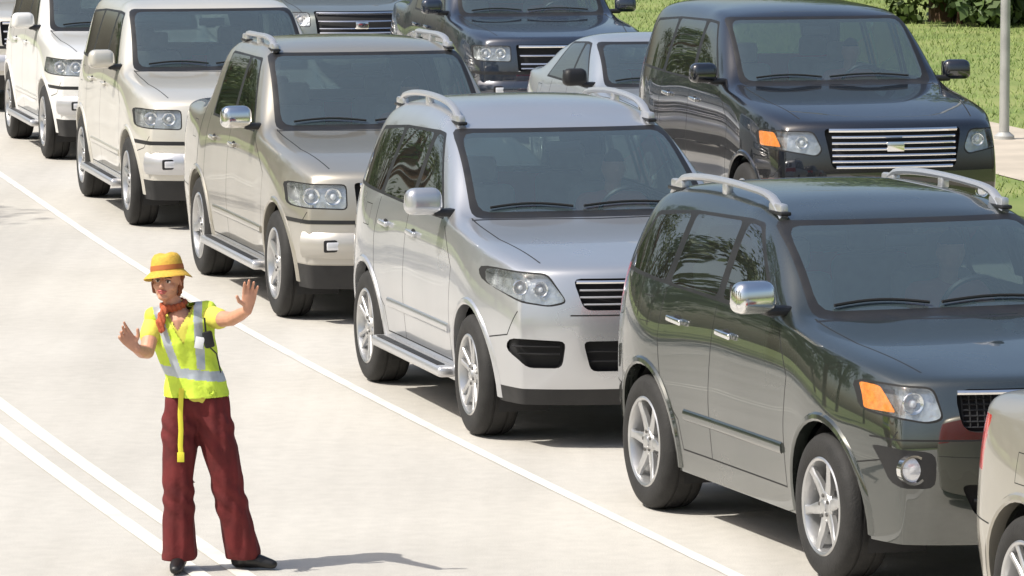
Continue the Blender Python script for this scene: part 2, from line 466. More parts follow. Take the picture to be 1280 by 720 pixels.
def make_car(name,mid,yaw,P,pmat,cfg,level=3):
    t0=time.time()
    yaw=math.radians(yaw)
    left=Vector((math.cos(yaw),math.sin(yaw)))
    hw=P['W']/2
    cx=mid[0]+left.x*(hw-.04); cy=mid[1]+left.y*(hw-.04)
    root=empty(name,(cx,cy,.002),yaw-math.pi/2)
    src=body_mesh(P,level)
    src.calc_loop_triangles()
    sv=[v.co.copy() for v in src.vertices]; sn=[v.normal.copy() for v in src.vertices]
    tris=[tuple(t.vertices) for t in src.loop_triangles]
    bv=BVHTree.FromPolygons(sv,tris)
    def hx(y,z,sg=1):
        r=bv.ray_cast(Vector((5*sg,y,z)),Vector((-sg,0,0))); return r[0] if r[0] else Vector((P['xf']-.1,y,z))
    def hy(x,z,sg):
        r=bv.ray_cast(Vector((x,3*sg,z)),Vector((0,-sg,0))); return r[0] if r[0] else Vector((x,sg*hw*.9,z))
    def hz(x,y):
        r=bv.ray_cast(Vector((x,y,5)),Vector((0,0,-1))); return r[0] if r[0] else Vector((x,y,1))
    bm=bmesh.new(); bm.from_mesh(src)
    mats=[pmat,M['black'],M['glass'],M['ws'],M['gap'],M['lens'],M['amber'],M['red'],cfg.get('lower',pmat)]
    PA,BL,GL,WS,GP,LE,AM,RD,LO=range(9)
    for f in bm.faces: f.material_index=PA
    wb,R=P['wb'],P['R']; xf,xr=P['xf'],P['xr']; belt=P['beltz']; zr=P['zroof']; xc,xrf=P['xcowl'],P['xrf']; kind=P['kind']
    Ra=R+.065
    parts={}
    def part(n,m):
        if (n) not in parts: parts[n]=(bmesh.new(),m)
        return parts[n][0]
    # ---- windshield
    sb=section(P,xc-.12); stp=section(P,xrf+.06)
    yb1=sb[6][0]+.035; yt1=stp[6][0]+.01
    zb_=P['zcowl']+.005; zt_=zr-.08
    lim=lambda c:c.x>xrf-.1 and c.x<xc+.2
    cut_region(bm,rpoly([(-yb1,zb_),(yb1,zb_),(yt1,zt_),(-yt1,zt_)],.06),'x',1,BL,lim=lim,nmin=.12)
    i_=.035
    cut_region(bm,rpoly([(-yb1+i_*1.5,zb_+i_*.9),(yb1-i_*1.5,zb_+i_*.9),(yt1-i_,zt_-i_*.7),(-yt1+i_,zt_-i_*.7)],.08),'x',1,WS,lim=lim,nmin=.12)
    # ---- side windows
    z5=section(P,-.35)[5][1]; zw1=z5+.0; 
    def zb(x): return itp(P['belt'],x)+.035
    xA0=xc-.30; xA1=xrf-.10
    xB=cfg.get('xB',-.28); 
    if kind=='suv':
        xC=cfg.get('xC',-1.15); xD0=xr+.42; xD1=P['xrr']+.28
        wins=[[(xA0,zb(xA0)),(xA1,zw1),(xB,zw1+.01),(xB,zb(xB))],[(xB-.09,zb(xB)),(xB-.09,zw1+.01),(xC+.02,zw1-.005),(xC-.02,zb(xC))],[(xC-.10,zb(xC)+.005),(xC-.06,zw1-.01),(xD1,zw1-.06),(xD0,zb(xD0)+.02)]]
        dlo=[(xA0+.07,zb(xA0)-.022),(xA1+.02,zw1+.022),(xB,zw1+.032),(xC,zw1+.012),(xD1-.02,zw1-.035),(xD0-.04,zb(xD0)-.005),(xB,zb(xB)-.022)]
    elif kind=='pickup':
        xC=cfg.get('xC',P['xcr']+.28)
        wins=[[(xA0,zb(xA0)),(xA1,zw1),(xB,zw1+.01),(xB,zb(xB))],[(xB-.09,zb(xB)),(xB-.09,zw1+.01),(xC+.04,zw1),(xC,zb(xC))]]
        dlo=[(xA0+.07,zb(xA0)-.022),(xA1+.02,zw1+.025),(xC+.02,zw1+.02),(xC-.04,zb(xC)-.02)]
    else:
        xC=P['xcr']+.02
        wins=[[(xA0,zb(xA0)),(xA1,zw1),(xB,zw1+.01),(xB,zb(xB))],[(xB-.07,zb(xB)),(xB-.07,zw1+.01),(xC+.1,zw1-.02),(xC-.25,zb(xC))]]
        dlo=[(xA0+.07,zb(xA0)-.02),(xA1+.02,zw1+.02),(xB,zw1+.03),(xC+.08,zw1),(xC-.3,zb(xC)-.02)]
    for s in (1,-1):
        cut_region(bm,rpoly(dlo,.03),'y',s,BL,nmin=.3,lim=lambda c:c.z>belt-.25)
        for w in wins: cut_region(bm,rpoly(w,.04),'y',s,GL,nmin=.3,lim=lambda c:c.z>belt-.2)
    # rear glass
    if kind=='suv':
        cut_region(bm,rpoly([(-hw*.62,belt+.12),(hw*.62,belt+.12),(hw*.52,zr-.20),(-hw*.52,zr-.20)],.06),'x',-1,GL,nmin=.2)
    elif kind=='pickup':
        cut_region(bm,rpoly([(-hw*.6,belt+.2),(hw*.6,belt+.2),(hw*.5,zr-.14),(-hw*.5,zr-.14)],.06),'x',-1,GL,nmin=.2)
        cut_region(bm,rpoly([(P['xcr']-.2,-hw*.78),(P['xcr']-.2,hw*.78),(xr+.12,hw*.76),(xr+.12,-hw*.76)],.05),'z',1,BL,nmin=.5)
    else:
        zd=itp(P['deck'],xr)
        cut_region(bm,rpoly([(-hw*.66,zd+.06),(hw*.66,zd+.06),(hw*.55,zr-.09),(-hw*.55,zr-.09)],.06),'x',-1,GL,nmin=.15)
    # ---- shut lines
    xa=wb/2-Ra-.10
    zl=.40 if kind!='sedan' else .33
    for s in (1,-1):
        g=.009
        kw=dict(nmin=.3)
        cut_line(bm,[(xc-.16,belt-.02),(xa+.02,belt-.25),(xa,zl+.1),(xa,zl)],g,'y',s,GP,**kw)
        cut_line(bm,[(xB-.045,belt),(xB-.05,zl)],g,'y',s,GP,**kw)
        if kind=='pickup':
            cut_line(bm,[(xC-.10,belt+.05),(xC-.10,zl+.35),(-wb/2+Ra+.10,zl)],g,'y',s,GP,**kw)
            cut_line(bm,[(P['xcr']-.09,belt+.09),(P['xcr']-.09,R+Ra)],.016,'y',s,GP,**kw)
        else:
            xq=max(xC-.05,-wb/2+Ra*.55) if kind=='suv' else -wb/2+Ra*.6
            cut_line(bm,[(xC-.045,belt+.02),(xC-.05,belt-.25),(xq+.05,R+Ra*.72),(-wb/2+Ra+.06,zl+.16),(-wb/2+Ra+.10,zl)],g,'y',s,GP,**kw)
        cut_line(bm,[(xa,zl),(-wb/2+Ra+.10,zl)],g,'y',s,GP,nmin=.2)
        cut_line(bm,[(wb/2+Ra*.78,R+Ra*.62),(xf-.30,R+Ra*.72),(xf-.2,.84)],.008,'y',s,GP,nmin=.2)
        cut_line(bm,[(-wb/2-Ra*.78,R+Ra*.62),(xr+.1,R+Ra*.66)],.008,'y',s,GP,nmin=.2)
        cut_line(bm,[(xc+.02,s*hw*.80),(wb/2,s*hw*.79),(xf-.3,s*hw*.70)],.010,'z',1,GP,nmin=.4)
    fx=-wb/2-.02 if kind!='pickup' else P['xcr']-.35; fz=belt-.10
    cut_line(bm,[(fx-.08,fz-.08),(fx+.08,fz-.08),(fx+.08,fz+.06),(fx-.08,fz+.06),(fx-.08,fz-.08)],.005,'y',-1,GP,nmin=.3)
    cut_line(bm,[(xc+.06,-hw*.8),(xc+.13,0),(xc+.06,hw*.8)],.03,'z',1,BL,nmin=.4)
    # ---- front face
    for spec in cfg.get('front',[]):
        typ=spec[0]; poly=spec[1]; rad=spec[2] if len(spec)>2 else .03
        both=spec[3] if len(spec)>3 else True
        polys=[poly]+([[(-y,z) for y,z in poly]] if both else [])
        for pl in polys:
            fl=lambda c:c.x>wb/2+.1
            if typ=='lamp':
                cut_region(bm,rpoly(grow(pl,.010),rad+.008),'x',1,GP,lim=fl,nmin=.02)
                fs=cut_region(bm,rpoly(pl,rad),'x',1,LE,lim=fl,nmin=.02)
                recess(bm,fs,.05,part('headlight_housing',M['refl']),remove=False)
            elif typ=='amber':
                cut_region(bm,rpoly(pl,rad),'x',1,AM,lim=fl,nmin=.02)
            elif typ=='hole':
                fs=cut_region(bm,rpoly(pl,rad),'x',1,BL,lim=fl,nmin=.05)
                recess(bm,fs,Vector((-.06,0,0)),part('grille_recess',M['dark']))
            elif typ=='black':
                cut_region(bm,rpoly(pl,rad),'x',1,BL,lim=fl,nmin=.05)
            elif typ=='lower':
                cut_region(bm,rpoly(pl,rad),'x',1,LO,lim=fl,nmin=.05)
            elif typ=='line':
                cut_line(bm,pl,.009,'x',1,GP,lim=fl,nmin=.05)
    for (y,z,r) in cfg.get('bulbs',[]):
        for s in (1,-1):
            p=hx(y*s,z)
            b=part('lamp_bowls',M['chrome'])
            lathe(b,[(r*1.05,-.016),(r,-.010),(r*.92,-.012),(r*.75,-.026),(r*.35,-.038),(.001,-.040)],20,c=(p.x-.012,y*s,z),axis='x')
            b=part('lamp_bulbs',M['bulb']); blob(b,(p.x-.04,y*s,z),(.022,r*.42,r*.42),seg=10)
    for (y,z,r) in cfg.get('fogs',[]):
        for s in (1,-1):
            p=hx(y*s,z)
            lathe(part('fog_bezel',M['chrome']),[(r*1.28,-.03),(r*1.25,.016),(r*1.05,.014),(r,-.01)],24,c=(p.x+.004,y*s,z),axis='x')
            lathe(part('fog_lamp',M['bulb']),[(r*1.0,.0),(r*.6,.012),(.001,.016)],24,c=(p.x+.004,y*s,z),axis='x')
    for (y0,y1,z0,z1,h,d,mk) in cfg.get('bars',[]):
        b=part('grille_bars_'+mk,M[mk] if mk in M else pmat)
        n=14; pts=[]
        for i in range(n+1):
            y=lerp(y0,y1,i/n); z=lerp(z0,z1,i/n); p=hx(y,z); pts.append((p.x+d,y,z))
        tube(b,pts,.014,h/2,6,up=Vector((0,0,1)))
    for (y0,y1,z0,z1,dz) in cfg.get('mesh',[]):
        b=part('grille_mesh',M['black'])
        z=z0
        while z<z1:
            pts=[(hx(lerp(y0,y1,i/10),z).x-.03,lerp(y0,y1,i/10),z) for i in range(11)]
            tube(b,pts,.006,.006,4); z+=dz
        y=y0
        while y<y1:
            pts=[(hx(y,lerp(z0,z1,i/3)).x-.03,y,lerp(z0,z1,i/3)) for i in range(4)]
            tube(b,pts,.005,.005,4,up=Vector((1,0,0))); y+=dz*1.3
    if cfg.get('badge'):
        y,z,r=cfg['badge']; p=hx(y,z); rbox(part('badge',M['chrome']),(p.x+.012,y,z),(.015,r*2,r*1.1),.006)
    # ---- tail lamps
    tz0,tz1=cfg.get('tail',(belt-.22,belt+.12))
    for s in (1,-1):
        cut_region(bm,rpoly([(xr-.05,tz0),(xr+.36,tz0+.06),(xr+.42,tz1),(xr-.05,tz1)],.03),'y',s,RD,nmin=.12,lim=lambda c:c.x<xr+.6)
        cut_region(bm,rpoly([(s*hw*.70,tz0),(s*hw*1.1,tz0),(s*hw*1.1,tz1),(s*hw*.76,tz1)],.03),'x',-1,RD,nmin=.12,lim=lambda c:c.x<xr+.4)
    cut_line(bm,[(-hw*.86,.62),(hw*.86,.62)],.01,'x',-1,GP,nmin=.2)
    # ---- wheel arches
    for s in (1,-1):
        for ax in (wb/2,-wb/2):
            circ=[(ax+Ra*math.cos(2*math.pi*k/28),R+Ra*math.sin(2*math.pi*k/28)) for k in range(28) ]
            poly=sorted([p for p in circ if p[1]>=R-.001],key=lambda p:-p[0])
            poly=[(ax+Ra*.99,0)]+poly+[(ax-Ra*.99,0)]
            cut_region(bm,poly,'y',s,None,nmin=.0,delete=True,lim=lambda c:c.z<R+Ra+.15)
            b=part('arch_lips',pmat)
            A=[]
            for k in range(29):
                a=math.radians(-38+ (256)*k/28)
                ca,sa=math.cos(a),math.sin(a)
                def pt(r): return (ax+r*ca,R+r*sa)
                q=pt(Ra+.045); z_=max(q[1],.30); y_o=hy(q[0],z_,s).y
                q2=pt(Ra+.008); z2=max(q2[1],.30); y_i=hy(q2[0],z2,s).y
                if q[1]<P['zs'][0]-.0:
                    continue
                A.append([b.verts.new(v) for v in ((q[0],y_o-s*.004,q[1]),(pt(Ra+.03)[0],lerp(y_o,y_i,.5)+s*.012,pt(Ra+.03)[1]),(q2[0],y_i+s*.014,q2[1]),(pt(Ra-.004)[0],y_i+s*.006,pt(Ra-.004)[1]),(pt(Ra-.004)[0],y_i-s*.06,pt(Ra-.004)[1]))])
            for X,Y in zip(A,A[1:]):
                for k in range(4): b.faces.new((X[k],X[k+1],Y[k+1],Y[k]))
            b=part('wheel_wells',M['dark'])
            ys=s*(hw-.10); yi=s*(hw-.42); A=[]
            for k in range(17):
                a=math.radians(-25+230*k/16)
                A.append((b.verts.new((ax+Ra*math.cos(a),ys,R+Ra*math.sin(a))),b.verts.new((ax+Ra*math.cos(a),yi,R+Ra*math.sin(a)))))
            for X,Y in zip(A,A[1:]): b.faces.new((X[0],X[1],Y[1],Y[0]))
            b.faces.new([X[1] for X in A])
            w=new_obj('wheel',wheel_mesh(R,cfg.get('rim','five')),root)
            w.location=(ax,s*(hw-.135),R)
            w.rotation_euler=Euler((0,random.uniform(0,6),0 if s>0 else math.pi))
    # ---- finalise body
    bm.normal_update()
    inner=bmesh.new()
    vm={}
    def iv(v):
        if v not in vm: vm[v]=inner.verts.new(v.co-v.normal*.035)
        return vm[v]
    xback=P['xcr'] if kind!='suv' else xr+.02
    for f in bm.faces:
        if f.material_index in (PA,BL,GP):
            c=f.verts[0].co
            if c.z>.6 and c.x<xc+.02 and c.x>xback:
                if f.normal.z<.3 or c.z>zr-.25 or (c.z>belt+.1): inner.faces.new([iv(v) for v in reversed(f.verts)])
    new_obj('cabin_lining',bm_to_mesh(inner,'lining',[M['int']],180),root)
    me=bpy.data.meshes.new('body'); bm.to_mesh(me); bm.free()
    for m in mats: me.materials.append(m)
    me.polygons.foreach_set('use_smooth',[True]*len(me.polygons))
    ns=[]
    for v in me.vertices:
        loc,nn,idx,d=bv.find_nearest(v.co)
        a,b_,c_=tris[idx]
        wts=interpolate.poly_3d_calc([sv[a],sv[b_],sv[c_]],loc)
        n_=sn[a]*wts[0]+sn[b_]*wts[1]+sn[c_]*wts[2]; ns.append(n_.normalized())
    me.normals_split_custom_set_from_vertices(ns)
    new_obj('body',me,root)
    # ---- underside, interior
    b=part('underbody',M['dark'])
    rbox(b,((xf+xr)/2,0,.38),(xf-xr-1.2,P['W']-.85,.16),.04)
    rbox(b,(0,0,.36),(wb-2*Ra-.15,P['W']-.18,.14),.03)
    rbox(b,(xr+.45,0,.40),(.4,P['W']-.5,.12),.03)
    b=part('interior',M['int'])
    xe=(P['xcr']+.12) if kind!='suv' else xr+.3
    rbox(b,((xc+xe)/2,0,.55),(xc-xe,P['W']-.22,.1),.02)
    rbox(b,(xc-.28,0,P['zcowl']-.16),(.5,P['W']-.34,.26),.08,segs=3)
    rbox(b,(xc-.62,hw*.42,P['zcowl']-.10),(.1,.3,.12),.03)
    b=part('seats',M['seat'])
    zs_=belt-.50
    for sx in (-.35,-1.20):
        if sx<xe+.1: continue
        for sy in (-hw*.42,hw*.42):
            rbox(b,(sx+.18,sy,zs_),(.52,.5,.16),.06,segs=3)
            rbox(b,(sx-.12,sy,zs_+.34),(.14,.47,.62),.06,Euler((0,math.radians(-12),0)),3)
            rbox(b,(sx-.22,sy,zs_+.74),(.09,.25,.17),.04,segs=3)
    b=part('steering_wheel',M['black'])
    cs=Vector((xc-.70,hw*.42,P['zcowl']-.04)); pts=[]
    for k in range(25):
        a=2*math.pi*k/24; pts.append(cs+Vector((.08*math.sin(a),.185*math.cos(a),.165*math.sin(a))))
    tube(b,pts,.016,seg=6,up=Vector((1,0,-.4)),cap=False)
    tube(b,[cs+Vector((0,-.17,0)),cs+Vector((0,.17,0))],.02,seg=6); tube(b,[cs,cs+Vector((.2,0,-.08))],.03,seg=8)
    rbox(part('rear_view_mirror',M['black']),(xrf+.10,0,zr-.20),(.03,.24,.07),.012)
    if cfg.get('driver',True):
        d=new_obj('driver',driver_mesh(),root); d.location=(-.26,hw*.42,zs_+.06)
    # ---- mirrors
    mm=M[cfg['mirror']] if cfg.get('mirror') else pmat
    for s in (1,-1):
        zc=belt+.14; xm_=xA0+.10; p=hy(xm_,belt+.06,s)
        b=part('mirror_shells',mm)
        rbox(b,(xm_+.02,s*(abs(p.y)+.17),zc),(.15,.25,.17),.055,Euler((0,0,s*math.radians(-8))),4,taper=(.85,.92))
        b=part('mirror_arms',M['black'])
        rbox(b,(xm_+.02,s*(abs(p.y)+.03),zc-.075),(.10,.16,.05),.02)
        rbox(b,(xm_-.058,s*(abs(p.y)+.17),zc),(.012,.21,.13),.004,Euler((0,0,s*math.radians(-8))))
    # ---- handles
    for s in (1,-1):
        for x in (xB+.16,xC+.20):
            z=belt-.13; p=hy(x,z,s)
            b=part('door_handles',M[cfg['handle']] if cfg.get('handle') else pmat)
            rbox(b,(x,p.y+s*.022,z),(.21,.022,.034),.010,Euler((0,math.radians(2),0)),3)
            for dx in (-.085,.085): rbox(b,(x+dx,p.y+s*.008,z),(.03,.03,.03),.008)
            blob(part('handle_cups',M['gap']),(x,p.y-s*.003,z),(.07,.006,.028),seg=12)
        pts=[]
        for i in range(13):
            x=lerp(xa-.02,-wb/2+Ra+.16,i/12); z=.60; pts.append((x,hy(x,z,s).y+s*.004,z))
        tube(part('side_mouldings',M['black'] if cfg.get('rubblack') else pmat),pts,.010,.030,8)
    # ---- rails
    if cfg.get('rails'):
        b=part('roof_rails',M['rail'])
        yr=section(P,-.3)[6][0]-.045
        x0=xrf-.04; x1=(P['xrr']+.16) if kind=='suv' else P['xcr']+.25
        for s in (1,-1):
            pts=[]
            for i in range(21):
                t=i/20; x=lerp(x0,x1,t); z=hz(x,s*yr).z
                lift=.066*min(1,math.sin(min(1,min(t,1-t)/.12)*math.pi/2))
                pts.append((x,s*yr,z+lift-.006))
            tube(b,pts,.027,.021,8)
            for t in (.05,.95,.5):
                x=lerp(x0,x1,t); z=hz(x,s*yr).z; rbox(b,(x,s*yr,z+.02),(.18 if t!=.5 else .07,.048,.07),.014)
                if t!=.5: rbox(part('rail_feet',M['black']),(x,s*yr,z+.004),(.23,.062,.022),.008)
    # ---- running board
    if cfg.get('board'):
        b=part('running_boards',M[cfg['board']] if cfg['board'] in M else pmat)
        for s in (1,-1):
            rbox(b,(0,s*(hw-.0),.335),(wb-2*Ra-.06,.13,.07),.028,segs=3)
            rbox(part('board_treads',M['black']),(0,s*(hw+.02),.3725),(wb-2*Ra-.26,.05,.006),.002)
    # ---- wipers
    b=part('wipers',M['gap'])
    for y0,y1 in ((-.05,hw*.62),(-hw*.66,-.12)):
        pts=[]
        for i in range(9):
            t=i/8; y=lerp(y0,y1,t); z=P['zcowl']+.055+.02*math.sin(t*math.pi)
            p=hx(y,z); pts.append(p+Vector((.014,0,.01)))
        tube(b,pts,.007,.009,6)
    if cfg.get('bumperbar'):
        z,h=cfg['bumperbar']; pts=[]
        b=part('bumper_bar',cfg.get('bumpmat') or pmat)
        for i in range(17):
            y=lerp(-hw*.90,hw*.90,i/16); p=hx(y,z); pts.append((p.x+.02,y,z))
        tube(b,pts,.05,h/2,10)
        for s in (1,-1):   # bumper lamps
            y=s*hw*.70; p=hx(y,z); rbox(part('bumper_lamps',M['bulb']),(p.x+.064,y,z),(.02,.16,.06),.008,Euler((0,0,-s*math.radians(8))))
            rbox(part('bumper_lamp_bezels',M['black']),(p.x+.058,y,z),(.02,.20,.09),.012,Euler((0,0,-s*math.radians(8))))
    for k,(b,m) in parts.items():
        if k not in ('headlight_housing','grille_recess'): bmesh.ops.recalc_face_normals(b,faces=b.faces)
        new_obj(k,bm_to_mesh(b,k,[m],40),root)
    print('car',name,round(time.time()-t0,2),'s')
    return root
def U(hw,l): return [(y*hw,z) for y,z in l]
# ---------------------------------------------------------------- road
def refslope(Y): return -.29 if Y<28 else (-.29+.068*(Y-28)/16 if Y<44 else -.222)
_rx={}
def build_ref():
    x=1.143; Y=25.0; st=.5
    _rx[50]=x
    k=50
    while Y<600:
        x+=refslope(Y+st/2)*st; Y+=st; k+=1; _rx[k]=x
    x=1.143; Y=25.0; k=50
    while Y>-80:
        x-=refslope(Y-st/2)*st; Y-=st; k-=1; _rx[k]=x
build_ref()
def ref(Y):
    k=int(math.floor(Y*2)); k=max(min(_rx),min(max(_rx)-1,k)); return lerp(_rx[k],_rx[k+1],Y*2-k)
def off(Y,d):
    s=refslope(Y); n=math.sqrt(1+s*s); return (ref(Y)+d/n,Y-d*s/n)  # perpendicular to the right
YS=[-70,-40,-20,-5,0,5,10,15,18,20]+[20+i for i in range(1,40)]+[60+i*4 for i in range(1,12)]+[120,160,220,320,450,580]
def strip(name,d0,d1,z,mat,y0=-70,y1=580,bm=None):
    own=bm is None
    if own: bm=bmesh.new()
    ys=sorted(set([y for y in YS if y0<y<y1]+[y0,y1]))
    L=[(bm.verts.new((*off(y,d0),z)),bm.verts.new((*off(y,d1),z))) for y in ys]
    for a,b in zip(L,L[1:]): bm.faces.new((a[0],a[1],b[1],b[0]))
    if own:
        bmesh.ops.recalc_face_normals(bm,faces=bm.faces)
        return new_obj(name,bm_to_mesh(bm,name,[mat],30,False))
def road_material():
    m=bpy.data.materials.new('sunbleached_pavement'); m.use_nodes=True; nt=m.node_tree; N=nt.nodes; L=nt.links; p=N['Principled BSDF']
    tc=N.new('ShaderNodeTexCoord')
    def noise(sc,det=6,vec=None,rough=.55):
        n=N.new('ShaderNodeTexNoise'); n.inputs['Scale'].default_value=sc; n.inputs['Detail'].default_value=det; n.inputs['Roughness'].default_value=rough
        L.new(vec or tc.outputs['Object'],n.inputs['Vector']); return n
    mp=N.new('ShaderNodeMapping'); mp.inputs['Rotation'].default_value=(0,0,math.radians(-14)); mp.inputs['Scale'].default_value=(1.6,.09,1)
    L.new(tc.outputs['Object'],mp.inputs['Vector'])
    n1=noise(.35,5); n2=noise(1.0,6,mp.outputs['Vector']); n3=noise(140,3); n4=noise(9,6)
    cr=N.new('ShaderNodeValToRGB'); e=cr.color_ramp.elements
    e[0].position=.32; e[0].color=(.43,.408,.366,1); e[1].position=.68; e[1].color=(.575,.55,.50,1)
    mx=N.new('ShaderNodeMath'); mx.operation='MULTIPLY_ADD'; mx.inputs[1].default_value=.6
    L.new(n2.outputs['Fac'],mx.inputs[0])
    m2=N.new('ShaderNodeMath'); m2.operation='MULTIPLY'; m2.inputs[1].default_value=.40; L.new(n1.outputs['Fac'],m2.inputs[0]); L.new(m2.outputs[0],mx.inputs[2])
    L.new(mx.outputs[0],cr.inputs['Fac'])
    sp=N.new('ShaderNodeMapRange'); sp.inputs['From Min'].default_value=.3; sp.inputs['From Max'].default_value=.7; sp.inputs['To Min'].default_value=.80; sp.inputs['To Max'].default_value=1.12
    L.new(n3.outputs['Fac'],sp.inputs['Value'])
    s4=N.new('ShaderNodeMapRange'); s4.inputs['From Min'].default_value=.3; s4.inputs['From Max'].default_value=.7; s4.inputs['To Min'].default_value=.93; s4.inputs['To Max'].default_value=1.04
    L.new(n4.outputs['Fac'],s4.inputs['Value'])
    mm=N.new('ShaderNodeMath'); mm.operation='MULTIPLY'; L.new(sp.outputs[0],mm.inputs[0]); L.new(s4.outputs[0],mm.inputs[1])
    vm=N.new('ShaderNodeVectorMath'); vm.operation='SCALE'; L.new(cr.outputs['Color'],vm.inputs[0]); L.new(mm.outputs[0],vm.inputs['Scale'])
    L.new(vm.outputs[0],p.inputs['Base Color']); p.inputs['Roughness'].default_value=.8
    b=N.new('ShaderNodeBump'); b.inputs['Strength'].default_value=.35; b.inputs['Distance'].default_value=.006; L.new(n3.outputs['Fac'],b.inputs['Height']); L.new(b.outputs['Normal'],p.inputs['Normal'])
    return m
M['road']=road_material()
M['line']=pm('road_paint_white',(.76,.745,.70),.7,col2=(.58,.555,.51),vscale=3)
M['liney']=pm('road_paint_faded',(.77,.745,.67),.7,col2=(.60,.575,.51),vscale=3)
M['conc']=pm('concrete',(.50,.44,.36),.9,var=.2,vscale=2,bump=.3)
M['grass']=pm('grass_ground',(.13,.19,.045),.95,col2=(.24,.27,.09),vscale=.7,bump=.5,bscale=30)
M['blade']=pm('grass_blades',(.12,.21,.04),.7,col2=(.26,.31,.09),vscale=.5)
bm=bmesh.new(); 
vs=[bm.verts.new(v) for v in ((-1500,-1500,-.01),(1500,-1500,-.01),(1500,1500,-.01),(-1500,1500,-.01))]; bm.faces.new(vs)
new_obj('ground',bm_to_mesh(bm,'ground',[M['grass']],30,False))
strip('road',-10.0,7.4,.0,M['road'])
def markings():
    bm=bmesh.new()
    strip('',-.04,.04,.004,None,bm=bm)
    for k in range(-7,60):
        strip('',3.62,3.73,.004,None,y0=k*9,y1=k*9+3,bm=bm)
        strip('',-6.3,-6.2,.004,None,y0=k*9,y1=k*9+3,bm=bm)
    bmesh.ops.recalc_face_normals(bm,faces=bm.faces)
    new_obj('lane_markings',bm_to_mesh(bm,'lm',[M['line']],30,False))
    bm=bmesh.new(); strip('',-2.45,-2.35,.004,None,bm=bm); strip('',-2.67,-2.57,.004,None,bm=bm)
    bmesh.ops.recalc_face_normals(bm,faces=bm.faces)
    new_obj('centre_line_markings',bm_to_mesh(bm,'cl',[M['liney']],30,False))
markings()
def kerb(name,d0,d1):
    bm=bmesh.new(); L=[]
    for y in YS:
        a=off(y,d0);b=off(y,d1); L.append([bm.verts.new((*a,-.02)),bm.verts.new((*a,.13)),bm.verts.new((*b,.13)),bm.verts.new((*b,-.02))])
    for X,Y in zip(L,L[1:]):
        for k in range(3): bm.faces.new((X[k],X[k+1],Y[k+1],Y[k]))
    bmesh.ops.recalc_face_normals(bm,faces=bm.faces); new_obj(name,bm_to_mesh(bm,name,[M['conc']],30,False))
kerb('curb',7.4,7.6); kerb('curb',-10.2,-10.0)
strip('grass_verge',7.6,70,.115,M['grass']); strip('grass_verge',-70,-10.2,.115,M['grass'])
strip('sidewalk',9.4,11.6,.125,M['conc'])
# grass blades
V=[];F=[]
rg=random.Random(3)
def blade(x,y,h):
    a=rg.uniform(0,6.28); w=.009; k=len(V); dx,dy=math.cos(a)*w,math.sin(a)*w; lx,ly=rg.uniform(-.05,.05),rg.uniform(-.05,.05)
    V.extend([(x-dx,y-dy,.11),(x+dx,y+dy,.11),(x+lx,y+ly,.11+h)]); F.append((k,k+1,k+2))
for i in range(70000):
    Y=rg.uniform(44,92); d=rg.uniform(7.7,24)
    if 9.35<d<11.65: continue
    x,y=off(Y,d)
    blade(x,y,rg.uniform(.03,.08))
me=bpy.data.meshes.new('grass'); me.from_pydata(V,[],F); me.materials.append(M['blade']); new_obj('grass',me)
# pole
bm=bmesh.new(); tube(bm,[(5.30,53.3,.1),(5.30,53.3,3.2),(5.30,53.3,7.2)],[.055,.05,.045],seg=14)
tube(bm,[(5.30,53.3,7.15),(4.8,53.2,7.5),(3.6,53.0,7.6)],[.035,.03,.03],seg=10); rbox(bm,(3.3,52.95,7.58),(.7,.28,.12),.04)
lathe(bm,[(.11,.12),(.11,.16),(.06,.2)],16,c=(5.30,53.3,0),axis='z')
new_obj('street_lamp',bm_to_mesh(bm,'pole',[pm('galvanised',(.50,.50,.48),.5,.5,var=.2,vscale=6)],40))
# ---------------------------------------------------------------- trees
M['bark']=pm('bark',(.16,.095,.055),.95,var=.5,vscale=8,bump=.8,bscale=20)
M['leaf']=pm('leaves',(.045,.085,.018),.6,col2=(.10,.14,.03),vscale=.9)
def tree_mesh(H,cr,seed,low=.35,nc=70,nl=80):
    r=random.Random(seed); bm=bmesh.new()
    pts=[Vector((0,0,-.1)),Vector((.06,.03,H*.2)),Vector((-.08,.1,H*.45)),Vector((.1,0,H*.75))]
    tube(bm,pts,[H*.03,H*.022,H*.017,H*.006],seg=9)
    cl=[]
    for i in range(nc):
        a=r.uniform(0,6.28); t=r.uniform(0,1); z=H*lerp(low,1,t); rad=cr*math.sin(math.pi*min(1,(.18+t*.82)))**.6*r.uniform(.35,1)
        c=Vector((rad*math.cos(a),rad*math.sin(a),z)); cl.append(c)
        if i%4==0:
            b0=Vector((0,0,z*.62)); tube(bm,[b0,b0.lerp(c,.5)+Vector((0,0,.15)),c],[H*.009,H*.006,H*.002],seg=5)
    for c in cl:
        R=cr*r.uniform(.16,.30)
        for k in range(nl):
            d=Vector((r.gauss(0,1),r.gauss(0,1),r.gauss(0,.75))).normalized()*R*r.uniform(.4,1.05)
            p=c+d; s=r.uniform(.06,.13); n=(d.normalized()+Vector((r.uniform(-.8,.8),r.uniform(-.8,.8),r.uniform(-.2,1)))).normalized()
            u=n.orthogonal().normalized(); u.rotate(Matrix.Rotation(r.uniform(0,6.28),3,n)); v=n.cross(u)
            f=bm.faces.new([bm.verts.new(p+u*s*1.4),bm.verts.new(p+v*s*.7),bm.verts.new(p-u*s*1.2),bm.verts.new(p-v*s*.7)]); f.material_index=1
    return bm_to_mesh(bm,'tree',[M['bark'],M['leaf']],60,False)
TM=[tree_mesh(10,3.4,1),tree_mesh(13.5,4.2,2,.3,85,80),tree_mesh(8,3.0,5)]
BM_=[tree_mesh(2.6,1.7,11,.05,34,110),tree_mesh(2.0,1.4,12,.05,30,110)]
